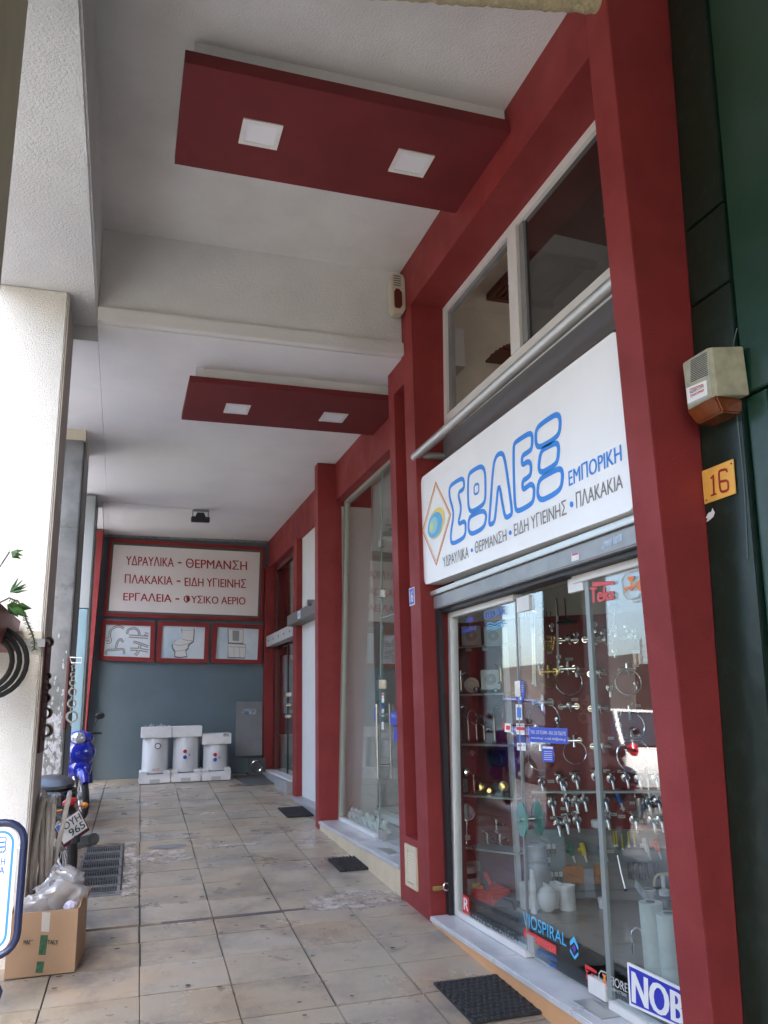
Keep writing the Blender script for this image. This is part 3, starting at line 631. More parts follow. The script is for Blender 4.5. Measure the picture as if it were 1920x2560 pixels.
textg('16', [(1.793, 4.982, 2.145), (1.793, 4.918, 2.145), (1.793, 4.918, 2.22), (1.793, 4.982, 2.22)], .02).build('lettering', PAPER, t)

# ---- handrail
t = thing('handrail', (1.85, 3.7, 3.12), 'grey steel pipe rail running across the upper window', 'rail')
g = G(); g.tube([(1.815, 4.86, 3.115), (1.84, 2.51, 3.155)], .030, 14); g.build('rail', ALU, t, smooth=True)
G().tube([(1.82, 4.84, 3.112), (1.90, 4.79, 3.11), (2.03, 4.775, 3.11)], .024, 12).build('stub', GREYM, t, smooth=True)
G().tube([(1.84, 2.53, 3.155), (1.86, 2.505, 3.16)], .034, 12).build('end_cap', GREYM, t, smooth=True)
# ---- upper window of the near bay
t = thing('upper_window', (ln(3.3), 3.7, 3.27), 'white framed window strip above the hanging shop sign', 'window')
X0 = 2.03
g = G(); L_ = .03
def fx(y0, y1, z0, z1, a=-.02, b=.03): return G().box(X0+a, X0+b, y0, y1, z0, z1, .03, 3.2)
fx(2.52, 4.80, 4.165, 4.215).build('head', ALUW, t); fx(4.745, 4.80, 3.15, 4.165).build('jamb', ALUW, t); fx(2.52, 4.745, 3.24, 3.40, -.022, .03).build('bottom_rail', ALUW, t)
fx(3.66, 3.77, 3.40, 4.165, -.028, .03).build('mullion', ALUW, t)
fx(3.60, 3.655, 3.42, 4.16, -.01, .02).build('sliding_stile', GREYM, t); fx(3.79, 4.74, 4.13, 4.163, -.005, .025).build('sash', GREYM, t); fx(4.69, 4.74, 3.41, 4.13, -.005, .025).build('sash', GREYM, t)
fx(2.52, 3.60, 3.41, 4.165, .005, .009).build('pane', GLASSD, t)
G().box(X0-.035, X0+.05, 2.52, 4.79, 3.08, 3.237, .03, 3.2).build('spandrel', mat('grey_spandrel', (.14, .13, .135), .5), t)
# room behind it
t = thing('loft_room', (3, 4, 3.1), 'pale upstairs store room seen through the upper window', 'room')
LW = mat('loft_wall', (.74, .68, .58), .85, var=.4, vscale=1.5)
g = G(); g.box(2.12, 4.2, 5.25, 5.33, 3.1, 4.5); g.box(4.2, 4.3, 2.4, 5.3, 3.1, 3.4); g.build('wall', LW, t); G().box(2.12, 4.3, 2.4, 5.33, 4.5, 4.56).build('ceiling_board', LW, t); G().box(2.08, 4.3, 2.4, 5.25, 3.02, 3.08).build('floor_board', LW, t)  # low far wall leaves an added opening for daylight
BRW = mat('brown_wood', (.13, .035, .022), .55)
t = thing('slatted_rack', (2.6, 4.9, 3.9), 'brown slatted rack under the upstairs ceiling, seen through the left pane', 'rack')
A_ = atY(1222, 745, 4.95); x0, x1, zr_ = A_.x, A_.x+.55, A_.z
G().box(x0, x1, 4.35, 4.39, zr_, zr_+.05).build('frame', BRW, t); G().box(x0, x0+.035, 4.39, 4.95, zr_, zr_+.05).build('frame', BRW, t); G().box(x0, x1, 4.95, 4.99, zr_, zr_+.05).build('frame', BRW, t)
for k in range(9): G().box(x0+.06+k*.052, x0+.085+k*.052, 4.39, 4.95, zr_+.012, zr_+.04).build('slat', BRW, t)
A_ = atY(1228, 893, 5.0)
t = thing('pipe_bundle', A_, 'stack of reddish brown pipes lying behind the left upstairs pane', 'pipes')
for r_i, (n_, dx) in enumerate(((3, 0), (3, .04), (2, .10), (2, .16))):
    for k in range(n_): G().tube([(A_.x+dx+.01*k, 5.0-.045*k, A_.z+.012+r_i*.036), (A_.x+.8, 5.0-.045*k, A_.z+.012+r_i*.036)], .015, 8).build('pipe', BRW, t, smooth=True)
G().box(A_.x-.02, A_.x+.8, 4.86, 5.06, A_.z-.02, A_.z-.004).build('shelf', BRW, t)
B_2 = atY(1262, 985, 4.9); G().hexa([B_2+Vector(v) for v in ((0, 0, -.1), (.12, 0, -.1), (.12, .05, -.1), (0, .05, -.1), (.03, 0, .09), (.06, 0, .11), (.06, .05, .11), (.03, .05, .09))]).build('plank', BRW, label='brown plank end poking up behind the lower left upstairs pane', cat='plank')

# ---- hanging shop sign
def csA(x, y): return (1040+x*.33755, 980+y*.33755)
XS = 1.83
def qA(x, y, d=0): return atX(*csA(x, y), XS-d)
t = thing('shop_sign', (XS, 3.7, 2.19), 'white lit-box shop sign with blue outlined Greek name above the display window', 'sign')
far_t, far_b = qA(35, 640), qA(42, 1440)
nr = lambda z: Vector((XS, 2.525, z))
kt = (qA(875, 0).z-far_t.z)/(qA(875, 0).y-far_t.y); ztn = far_t.z+kt*(2.525-far_t.y); far_b = Vector((XS, far_t.y, far_b.z))
C4 = [far_b, nr(2.20), nr(ztn), far_t]
# rounded outline
def rounded(Q, r, k=5):
    out = []
    for i in range(4):
        p, a, b = Q[i], (Q[i-1]-Q[i]).normalized(), (Q[(i+1) % 4]-Q[i]).normalized()
        for j in range(k+1):
            s = j/k; out.append(p+a*r*(1-s)**2+b*r*s**2)
    return out
R_ = rounded(C4, .05)
G().prism(R_, (.11, 0, 0)).build('box', SIGNW, t, smooth=True)
G().prism([p+Vector((.111, 0, 0)) for p in rounded([C4[0]+Vector((0, -.03, .02)), C4[1]+Vector((0, .03, .02)), C4[2]+Vector((0, .03, -.02)), C4[3]+Vector((0, -.03, -.02))], .03)], (.04, 0, 0)).build('back_tray', DGREY, t)
NX = (-1, 0, 0)
def logo(pts, wd=.027, m_=BLUE, d=.0012, rounds=2, nm='lettering'): ribbon(G(), [qA(*p, d) for p in pts], wd, NX, True, rounds).build(nm, m_, t)
logo([(248, 700), (300, 660), (352, 636), (358, 715), (308, 748), (338, 862), (308, 985), (366, 950), (368, 1040), (350, 1085), (262, 1130), (255, 1060), (282, 895), (246, 775)])
logo([(388, 610), (430, 575), (485, 548), (510, 580), (515, 690), (513, 800), (492, 840), (412, 890), (388, 860), (384, 730)])
logo([(430, 690), (465, 675), (465, 745), (430, 762)], .014, rounds=1)
logo([(392, 930), (440, 900), (500, 878), (522, 910), (510, 985), (480, 1020), (410, 1055), (386, 1020)])
logo([(598, 465), (640, 450), (660, 510), (690, 720), (712, 890), (700, 915), (665, 932), (650, 890), (612, 650), (588, 920), (575, 972), (540, 985), (548, 880), (572, 540)])
logo([(722, 400), (738, 368), (845, 300), (863, 330), (857, 420), (830, 445), (785, 472), (785, 545), (830, 512), (852, 535), (850, 610), (825, 635), (788, 658), (790, 730), (850, 678), (876, 705), (872, 790), (855, 830), (752, 888), (732, 850), (724, 620)])
logo([(890, 270), (960, 212), (1045, 160), (1070, 200), (1062, 310), (1000, 365), (905, 415), (885, 370)])
logo([(925, 435), (985, 400), (1040, 375), (1058, 405), (1048, 520), (1000, 560), (925, 600), (906, 560)])
logo([(910, 650), (990, 600), (1068, 563), (1088, 605), (1075, 715), (1010, 765), (925, 805), (897, 760)])
logo([(145, 668), (258, 908), (150, 1280), (48, 1030)], .014, mat('diamond_orange', (.70, .18, .06), .5), rounds=0, nm='emblem')
logo([(145, 690), (248, 910), (150, 1255), (58, 1030)], .011, mat('diamond_yellow', (.80, .50, .12), .5), d=.0016, rounds=0, nm='emblem')
def oval(cx, cy, rx, ry, ang, m_, d):
    a = math.radians(ang); pts = [(cx+rx*math.cos(k)*math.cos(a)-ry*math.sin(k)*math.sin(a), cy+rx*math.cos(k)*math.sin(a)+ry*math.sin(k)*math.cos(a)) for k in [2*math.pi*i/28 for i in range(28)]]
    disc(G(), [qA(*p, d) for p in pts]).build('emblem', m_, t)
oval(150, 972, 56, 122, 14, mat('emblem_yellow', (.80, .62, .12), .5), .0014); oval(140, 985, 50, 100, 14, mat('emblem_blue', (.10, .42, .72), .5), .0022); oval(128, 990, 30, 66, 12, mat('emblem_cyan', (.28, .60, .62), .5), .0030); oval(115, 1000, 13, 38, 10, mat('emblem_lime', (.60, .68, .30), .5), .0038)
def lineA(s, a, b, c, d, m_, th=0): textg(s, [qA(*a, .0012), qA(*b, .0012), qA(*c, .0012), qA(*d, .0012)], th).build('lettering', m_, t)
lineA('ΕΜΠΟΡΙΚΗ', (1133, 700), (1523, 508), (1516, 380), (1128, 582), BLUE, .024)
lineA('ΥΔΡΑΥΛΙΚΑ', (205, 1300), (390, 1225), (387, 1137), (195, 1222), GREYL, .014)
lineA('ΘΕΡΜΑΝΣΗ', (438, 1198), (671, 1100), (667, 1010), (436, 1110), GREYL, .014)
lineA('ΕΙΔΗ ΥΓΙΕΙΝΗΣ', (728, 1070), (1116, 905), (1110, 795), (724, 975), GREYL, .014)
lineA('ΠΛΑΚΑΚΙΑ', (1188, 862), (1533, 710), (1527, 595), (1182, 745), GREYL, .014)
for cx, cy, r0 in ((413, 1172, 9), (698, 1042, 11), (1152, 832, 14)): oval(cx, cy, r0, r0*1.6, 0, BLUE, .0012)

# ---- roller shutter housing below the sign
t = thing('roller_shutter', (1.9, 3.7, 2.05), 'grey rolled-up shutter housing with stickers under the hanging sign', 'shutter')
G().box(1.865, 1.99, 2.52, 4.80, 2.165, 2.195).build('top_rail', ALU, t, bevel=.003)
G().box(1.885, 1.99, 2.52, 4.795, 2.08, 2.163).build('shutter_lip', GREYM, t, bevel=.006)
G().box(1.925, 2.02, 2.52, 4.79, 2.058, 2.079).build('brush_rail', BLACKP, t)
G().box(1.895, 1.925, 4.745, 4.797, .29, 2.078).build('guide', BLACKP, t)
G().box(1.895, 1.925, 2.502, 2.53, .29, 2.078).build('guide', BLACKP, t)
def csB(x, y): return (1240+x*.25316, 1380+y*.25316)
def qs(pts, X): return [atX(*p, X) for p in pts]
for (a, m_) in (([csB(745, 95), csB(820, 75), csB(820, 0), csB(745, 15)], PAPER),): disc(G(), qs(a, 1.8835)).build('sticker', m_, t)
disc(G(), qs([csB(750, 40), csB(815, 22), csB(815, 2), csB(750, 15)], 1.883)).build('sticker', mat('sticker_pink', (.5, .12, .22), .5), t)
for a in ([(1503, 1374), (1528, 1364), (1530, 1345), (1508, 1355)], [(1532, 1362), (1555, 1352), (1555, 1334), (1532, 1343)]): disc(G(), qs(a, 1.8835)).build('sticker', mat('sticker_pale', (.42, .52, .60), .5, var=.7, vscale=40, var_col=(.15, .25, .38)), t)
t = thing('padlock', (1.86, 4.76, .33), 'small brass padlock hanging on the shutter guide near the marble step', 'padlock')
G().box(1.80, 1.86, 4.742, 4.762, .43, .455).build('body', BRASS, t, bevel=.004); G().torus((1.885, 4.752, .445), .02, .005, (0, 1, 0), 14, 6).build('shackle', STEEL, t)
#END2
# ================================================================ NEAR SHOP WINDOW
LG = .028
def gX(z): return 1.94+LG*z
def lb(a, b, y0, y1, z0, z1): return G().box(1.94+a, 1.94+b, y0, y1, z0, z1, LG, 0)
def yat(x, y): return at(x, y, (1, 0, -LG), 1.94)
def ca(x, y): return (1080+x*.2532, 1480+y*.2532)     # crops of the photograph used for measuring
def ce(x, y): return (1080+x*.2532, 1880+y*.2532)
def cf(x, y): return (1400+x*.1929, 1480+y*.1929)
def ch(x, y): return (1400+x*.1929, 1880+y*.1929)
def cg(x, y): return (1060+x*.4822, 2150+y*.4822)
W1 = thing('shop_window', (1.95, 3.7, .29), 'glass front and door of the near shop window over the marble step', 'shop window')
ya, yb_, yc = 3.86, 3.16, 2.52
lb(-.02, .03, 4.735, 4.79, .29, 2.06).build('frame_post', ALUW, W1, bevel=.003)
lb(-.022, .032, ya, 4.735, .29, .322).build('bottom_rail', ALUW, W1, bevel=.003); lb(-.022, .032, yc, 3.15, .29, .322).build('bottom_rail', ALUW, W1, bevel=.003)
lb(-.024, .034, ya, 4.735, 2.022, 2.056).build('top_rail', ALUW, W1, bevel=.003); lb(-.024, .034, yc, 3.26, 2.022, 2.056).build('top_rail', ALUW, W1, bevel=.003)
lb(-.004, .004, ya+.012, 4.734, .323, 2.021).build('pane', GLASS, W1)
lb(-.004, .004, yc, yb_-.02, .323, 2.021).build('pane', GLASS, W1)
lb(-.007, .007, ya, ya+.011, .323, 2.03).build('edge_strip', GREYM, W1); lb(-.008, .008, yb_-.019, yb_+.012, .323, 2.03).build('edge_strip', mat('strip_grey', (.25, .28, .27), .45, metal=.2), W1)
door = lb(-.004, .004, yb_+.016, ya-.006, .305, 2.035).build('door', GLASS, W1)
def sub(g, name, m_, par, **k):
    o = g.build(name, m_, par, **k); return o
sub(lb(-.012, .012, ya-.16, ya-.02, 1.955, 2.03), 'patch_fitting', ALUW, door); sub(lb(-.012, .012, yb_+.02, yb_+.15, 1.985, 2.05), 'patch_fitting', ALUW, door)
sub(lb(-.014, .014, yb_+.02, yb_+.15, .305, .37), 'patch_fitting', ALUW, door); sub(lb(-.016, .016, ya-.08, ya-.015, .33, .40), 'lock', ALU, door)
sub(lb(-.014, .014, ya-.03, ya+.03, 1.52, 1.60), 'hinge', STEEL, W1)
hx = gX(.95)-.055
g = G(); P = atX(1292, 1950, hx)
for s_ in (-1, 1):
    oct_ = [(gX(.95)-.05*s_*1.0+.0, 3.80+.055*math.cos(a), .93+.085*math.sin(a)) for a in [math.pi*2*(k+.5)/8 for k in range(8)]]
    sub(G().prism(oct_, (.010*s_, 0, 0)), 'handle_plate', mat('glass_handle', (.20, .42, .36), .08, trans=.5, spec=.8), door)
sub(G().tube([(gX(.95)-.065, 3.80, .93), (gX(.95)+.065, 3.80, .93)], .012, 12), 'handle_rod', STEEL, door, smooth=True)
G().box(1.84, 1.93, 3.07, 3.28, .2885, .292).build('floor_plate', ALU, W1)
# printing stuck on the glass
def dq(pts, f, d=.0065): return [at(*f(*p), (1, 0, -LG), 1.94-d) for p in pts]
def dec(pts, f, m_, d=.0065, par=W1, nm='sticker'): disc(G(), dq(pts, f, d)).build(nm, m_, par)
def dtx(s, bl, br, tr, tl, f, m_, d=.0072, th=.01, shear=0): textg(s, dq([bl, br, tr, tl], f, d), th, shear=shear).build('lettering', m_, W1)
def drib(pts, f, m_, w_, closed=False, d=.007, rounds=2, nm='print'): ribbon(G(), dq(pts, f, d), w_, (-1, 0, 0), closed, rounds).build(nm, m_, W1)
GRB = mat('decal_blue', (.03, .16, .55), .4); CYAN = mat('decal_cyan', (.08, .45, .75), .4); DGR = mat('decal_dark', (.04, .045, .045), .5); LGR = mat('decal_grey', (.45, .45, .43), .5)
dtx('GROHE', (520, 275), (722, 218), (722, 135), (512, 198), ca, GRB, th=.03)
for k in range(3): drib([(540, 318+k*26), (580, 300+k*26), (620, 322+k*26), (665, 290+k*26), (712, 278+k*26)], ca, CYAN, .006)
dtx('Ideal', (338, 305), (408, 285), (408, 228), (338, 245), ca, BLUES, th=.03, shear=.3); dtx('Standard', (290, 410), (435, 375), (435, 322), (300, 352), ca, BLUES, th=.02, shear=.3)
cB = csB
dec([(950, 342), (1165, 320), (1165, 285), (950, 300)], cB, REDS); dtx('Teka', (930, 510), (1165, 465), (1165, 345), (930, 350), cB, REDS, th=.05)
drib([(1240, 215), (1440, 160), (1440, 440), (1258, 472)], cB, LGR, .008, True, rounds=1)
dec([(1268, 350), (1375, 318), (1380, 345), (1350, 350), (1350, 385), (1330, 390), (1325, 360), (1285, 372), (1285, 400), (1268, 402)], cB, ORANGE); dec([(1298, 245), (1368, 235), (1362, 265), (1345, 290), (1350, 322), (1325, 328), (1322, 295), (1300, 270)], cB, ORANGE)
dec([(1385, 300), (1440, 250), (1440, 400), (1395, 370)], cB, ORANGE); dtx('MAX', (1340, 505), (1440, 495), (1440, 470), (1345, 480), cB, LGR)
def ovl(cx, cy, rx, ry, f, m_, d): dec([(cx+rx*math.cos(k*math.pi/12), cy+ry*math.sin(k*math.pi/12)) for k in range(24)], f, m_, d)
ovl(868, 980, 47, 116, ca, BLUES, .0065)
for k, s_ in enumerate(('ΠΑΡΑΚΑΛΟΥΜΕ', 'ΠΡΟΣΟΧΗ', 'ΣΤΑ ΠΑΙΔΙΑ', 'ΩΘΗΣΑΤΕ')): dtx(s_, (838, 935+k*20), (902, 930+k*20), (902, 917+k*20), (838, 922+k*20), ca, PAPER)
dec([(864, 1065), (882, 1065), (880, 1012), (864, 1012)], ca, PAPER, .0072)
dec([(830, 1262), (892, 1265), (888, 1112), (826, 1108)], ca, PAPER); dec([(840, 1240), (882, 1242), (878, 1140), (836, 1138)], ca, mat('sticker_mid_blue', (.05, .20, .60), .4), .0072)
dec([(832, 1405), (915, 1412), (912, 1300), (830, 1298)], ca, PAPER); dec([(834, 1362), (913, 1366), (912, 1335), (832, 1331)], ca, REDS, .0072); dtx('ΑΝΟΙΧΤΟ', (836, 1325), (908, 1326), (908, 1310), (836, 1309), ca, DGR)
dec([(836, 1480), (918, 1485), (916, 1422), (834, 1418)], ca, mat('sticker_navy', (.02, .05, .25), .4)); dec([(840, 1562), (928, 1570), (924, 1492), (838, 1488)], ca, PAPER)
for x_, c_ in ((850, BLUES), (876, ORANGE), (902, CYAN)): dec([(x_, 1525), (x_+14, 1526), (x_+14, 1506), (x_, 1505)], ca, c_, .0072)
dec([(962, 1478), (1340, 1505), (1336, 1348), (958, 1333)], ca, BLUES)
dtx('ΤΗΛ.: 210 7515494 - FAX: 210 7565792', (974, 1400), (1322, 1418), (1322, 1378), (974, 1360), ca, PAPER, .0072); dtx('www.solex.gr - e mail: info@solex.gr', (976, 1455), (1324, 1478), (1322, 1440), (976, 1424), ca, PAPER, .0072)
dec([(1092, 1672), (1202, 1682), (1200, 1525), (1088, 1515)], ca, BLUES); dec([(1092, 1545), (1192, 1550), (1192, 1530), (1092, 1524)], ca, PAPER, .0072)
for k in range(5): dec([(1105, 1575+k*20), (1185, 1579+k*20), (1185, 1574+k*20), (1105, 1570+k*20)], ca, PAPER, .0072)
dec([(718, 1380), (778, 1386), (780, 1300), (720, 1294)], ca, PAPER); dec([(730, 1358), (770, 1362), (770, 1322), (730, 1318)], ca, REDS, .0072)
dec([(304, 1580), (370, 1612), (366, 1440), (302, 1400)], ce, REDS); dtx('R', (316, 1555), (358, 1575), (356, 1455), (314, 1432), ce, PAPER, .0072, .03)
dtx('ROTHENBERGER', (240, 302), (487, 425), (488, 383), (242, 258), cg, DGR, .0065, .03); dtx('WERKZEUGE-TOOLS-OUTILLAGE', (238, 214), (487, 330), (487, 308), (238, 190), cg, DGR, .0065, .02)
dtx('VIOSPIRAL', (514, 335), (738, 450), (738, 385), (512, 262), cg, CYAN, .0065, .0)
dec([(516, 395), (686, 492), (686, 445), (516, 352)], cg, REDS); dtx('ΑΠΟΧΕΤΕΥΣΗ', (524, 392), (680, 482), (680, 452), (524, 366), cg, mat('decal_pink', (.7, .2, .2), .5), .0075, .02)
dtx('ΘΕΡΜΑΝΣΗ', (582, 478), (686, 528), (686, 508), (582, 458), cg, GRB); dtx('ΑΕΡΙΟ', (646, 548), (686, 566), (686, 542), (646, 526), cg, GRB)
dec([(757, 445), (757, 420), (778, 395), (800, 452), (800, 470), (778, 425)], cg, CYAN); dec([(757, 455), (778, 500), (800, 478), (800, 495), (782, 517), (757, 475)], cg, CYAN)
dec([(768, 452), (778, 438), (790, 465), (780, 484)], cg, mat('decal_purple', (.10, .04, .35), .5), .0072)
dec([(835, 560), (895, 590), (895, 575), (836, 538)], cg, REDS); dtx('Teka', (835, 612), (897, 645), (896, 598), (836, 565), cg, REDS, th=.05)
drib([(907, 570), (956, 590), (958, 683), (907, 655)], cg, LGR, .006, True, rounds=1)
dec([(912, 625), (935, 628), (955, 650), (952, 660), (935, 650), (930, 662), (915, 650)], cg, ORANGE); dec([(922, 588), (945, 598), (940, 612), (945, 632), (925, 626), (930, 608)], cg, ORANGE)
dtx('FIORE', (965, 645), (1056, 690), (1056, 642), (963, 598), cg, LGR, th=.03); dtx('RUBINETTERIE', (965, 672), (1052, 712), (1052, 696), (965, 655), cg, LGR)
t = thing('hanging_panel', (1.93, 2.85, .3), 'blue and white panel reading NOB behind the bottom of the near pillar', 'sign')
def dq2(pts, d): return [at(*cg(*p), (1, 0, 0), 1.938-d) for p in pts]
G().prism(dq2([(1065, 752), (1400, 905), (1385, 690), (1052, 530)], 0), (.008, 0, 0)).build('board', PAPER, t)
disc(G(), dq2([(1073, 742), (1398, 890), (1385, 705), (1062, 548)], .001)).build('field', mat('panel_blue', (.02, .03, .42), .4), t)
textg('NOB', dq2([(1083, 738), (1352, 862), (1345, 700), (1080, 575)], .002), .05).build('lettering', PAPER, t)

# ---- inside the window: display floor, red boards, shelves
P0, P1, P2, P3 = Vector((2.35, 5.30, 0)), Vector((2.56, 4.94, 0)), Vector((3.35, 4.48, 0)), Vector((4.1, 4.05, 0))
RM = thing('display_room', (2.8, 4, .25), 'display recess with red back boards behind the near shop window', 'display')
def wallseg(A, B, z0, z1, m_, nm, t_=.03):
    d = (B-A).normalized(); n = Vector((d.y, -d.x, 0)); n = -n if n.y > 0 else n
    G().hexa([A+Vector((0, 0, z0)), B+Vector((0, 0, z0)), B-n*t_+Vector((0, 0, z0)), A-n*t_+Vector((0, 0, z0)), A+Vector((0, 0, z1)), B+Vector((0, 0, z1)), B-n*t_+Vector((0, 0, z1)), A-n*t_+Vector((0, 0, z1))]).build(nm, m_, RM)
DB = mat('display_beige', (.48, .44, .36), .8); DG = mat('display_grey', (.20, .20, .19), .6)
DF = mat('display_floor', (.30, .24, .18), .12, var=.5, vscale=2, var_col=(.22, .19, .16))
wallseg(P0, P1, .30, 2.05, REDG, 'back_board'); wallseg(P1, P2, .70, 2.05, REDG, 'back_board'); wallseg(P2, P3, .70, 2.05, REDG, 'back_board')
wallseg(Vector((2.02, 5.36, 0)), P0, .30, 2.05, REDG, 'back_board')
wallseg(P0, P1, 2.052, 3.0, DB, 'upper_board'); wallseg(P1, P2, 2.052, 3.0, DB, 'upper_board'); wallseg(P2, P3, 2.052, 3.0, DB, 'upper_board'); wallseg(P1, P2, .29, .698, DG, 'lower_board'); wallseg(P2, P3, .29, .698, DG, 'lower_board')
G().box(1.985, 4.2, 2.45, 5.4, .2, .288).build('display_floor', DF, RM); DW = mat('display_white', (.70, .69, .66), .7); G().box(2.06, 4.2, 2.45, 5.4, 2.75, 2.8).build('display_ceiling', DW, RM); G().box(4.15, 4.2, 2.45, 4.3, .29, 1.5).build('side_wall', DW, RM); G().box(2.06, 4.2, 2.445, 2.47, .29, 2.75).build('side_wall', DW, RM)  # side wall cut low: added gap lights the boards from the back
def seg_pt(x, y, A, B, d=0):
    u = (B-A).normalized(); n = Vector((-u.y, u.x, 0)); n = -n if n.y > 0 else n
    return at(x, y, n, n.dot(A)+d), u, n
def bp_(x, y, d=0): return seg_pt(x, y, P1, P2, d)[0]
def sp_(x, y, d=0): return seg_pt(x, y, P0, P1, d)[0]
U1 = (P2-P1).normalized(); N1 = Vector((-U1.y, U1.x, 0)); N1 = -N1 if N1.y > 0 else N1
def frame(o, u=U1, n=N1): return Matrix(((u.x, n.x, 0, o.x), (u.y, n.y, 0, o.y), (0, 0, 1, o.z), (0, 0, 0, 1)))
# board-local axes: x along the board, y out of it, z up
GLSH = mat('shelf_glass', (.42, .46, .44), .15, spec=.7)
for k, (yy, lab) in enumerate(((1617, 'highest'), (1734, 'second'), (1856, 'third'), (1981, 'fourth'), (2109, 'lowest'))):
    z = sp_(1225, yy).z
    G().hexa([P0+Vector((.02, -.005, z-.012)), P1+Vector((.0, -.01, z-.012)), P1+Vector((-.16, -.12, z-.012)), P0+Vector((-.16, -.12, z-.012)), P0+Vector((.02, -.005, z)), P1+Vector((.0, -.01, z)), P1+Vector((-.16, -.12, z)), P0+Vector((-.16, -.12, z))]).build(
        'shelf', GLSH, label=f'{lab} pale shelf of the corner rack at the left of the window', cat='shelf', group='shelves of the corner rack')
for yy, lab in ((1979, 'long thin shelf running across the red display board'),):
    z = bp_(1480, yy).z
    g = G().box(.02, 1.5, .003, .10, 0, .012); g.xf(frame(Vector((P1.x, P1.y, z)))); g.build('shelf', GLSH, label=lab, cat='shelf')
G().box(2.40, 2.43, 4.86, 4.89, .30, 2.0).build('rack_post', mat('post_white', (.6, .6, .58), .4), label='white upright post of the corner rack behind the door edge', cat='post')

# -- chrome fittings
def put(name, g, m_, t, smooth=True): return g.build(name, m_, t, smooth=smooth)
def shower_set(o, label, R=.072, m_=CHROME, group='hand shower sets on the red board'):
    M = frame(o); t = thing('shower_mixer', o, label, 'shower mixer', group)
    put('body', G().tube([(-.05, .05, 0), (.05, .05, 0)], .014, 10).tube([(-.042, 0, 0), (-.042, .05, 0)], .010, 8).tube([(.042, 0, 0), (.042, .05, 0)], .010, 8).lathe([(.022, 0), (.022, .006)], (-.042, .0, 0), (0, 1, 0), 12).lathe([(.022, 0), (.022, .006)], (.042, 0, 0), (0, 1, 0), 12).xf(M), m_, t)
    put('lever', G().tube([(0, .05, .012), (0, .055, .045)], [.012, .009], 8).tube([(0, .055, .045), (.02, .095, .055)], [.006, .004], 8).xf(M), m_, t)
    put('hose', G().torus((0, .055, -R), R, .0045, (0, 1, .15), 28, 6).xf(M), m_, t)
    put('spout', G().tube([(0, .05, -.01), (0, .10, -.02), (0, .105, -.045)], .008, 8).xf(M), m_, t)
    return t
def bib(o, label, m_=CHROME, handle=None, group='small taps on the red board'):
    M = frame(o); t = thing('wall_tap', o, label, 'tap', group)
    put('flange', G().lathe([(.026, 0), (.024, .006), (.010, .012)], (0, 0, 0), (0, 1, 0), 14).xf(M), m_, t)
    put('body', G().tube([(0, .01, 0), (0, .05, 0), (.004, .062, -.008), (.008, .066, -.05)], [.010, .014, .010, .008], 10).xf(M), m_, t)
    put('handle', G().tube([(0, .035, .01), (0, .035, .035)], [.008, .012], 8).tube([(-.024, .035, .04), (.024, .035, .04)], .006, 8).xf(M), handle or m_, t)
    return t
def deck(o, label, h=.13, m_=CHROME, goose=False, M=None, group='taps standing on the corner shelves'):
    M = M or frame(o); t = thing('deck_tap', o, label, 'tap', group)
    put('base', G().lathe([(.024, 0), (.020, .008), (.012, .014)], (0, 0, 0), n=14).xf(M), m_, t)
    put('column', G().tube([(0, 0, .01), (0, 0, h)], [.012, .010], 10).xf(M), m_, t)
    if goose: put('spout', G().tube([(0, 0, h)]+[(.03-.03*math.cos(a), 0, h+.045*math.sin(a)+.02) for a in [k*math.pi/8 for k in range(9)]]+[(.06, 0, h-.01)], .006, 8).xf(M), m_, t)
    else: put('spout', G().tube([(0, 0, h-.02), (.04, .02, h), (.055, .03, h-.02)], .008, 8).xf(M), m_, t)
    put('lever', G().ell((0, 0, h+.008), (.015, .015, .012), 10, 6).tube([(0, 0, h+.01), (-.03, 0, h+.03)], .005, 6).xf(M), m_, t)
    return t
s0 = shower_set(bp_(*ca(1340, 760), 0), 'chrome shower mixer with a looped hose, highest one left of the grey strip', .085)
def at_board(proto, px, label, rot=0, sc_=1): return dup(proto, bp_(*px)-ORG[proto], label, rot, sc_)
at_board(s0, ca(1095, 1090), 'chrome shower mixer with the widest hose loop, seen above the blue phone sticker', 0, 1.15)
at_board(s0, ca(1400, 1465), 'chrome shower mixer with a hose loop, right below the blue phone sticker', 0, .85)
at_board(s0, ca(1070, 1490), 'chrome shower mixer with a hose loop, left below the blue phone sticker', 0, 1.0)
at_board(s0, cf(860, 1010), 'chrome shower mixer with a hose loop, upper one right of the grey strip', 0, .95)
at_board(s0, cf(890, 1560), 'chrome shower mixer with a hose loop, middle one right of the grey strip', 0, 1.0)
at_board(s0, cf(925, 1900), 'chrome shower mixer with a double hose loop, lowest one right of the grey strip', 0, 1.2)
gs = shower_set(bp_(*ca(1150, 790)), 'brass coloured shower mixer with a small hose loop behind the door glass', .05, BRASS, group='brass coloured fittings')
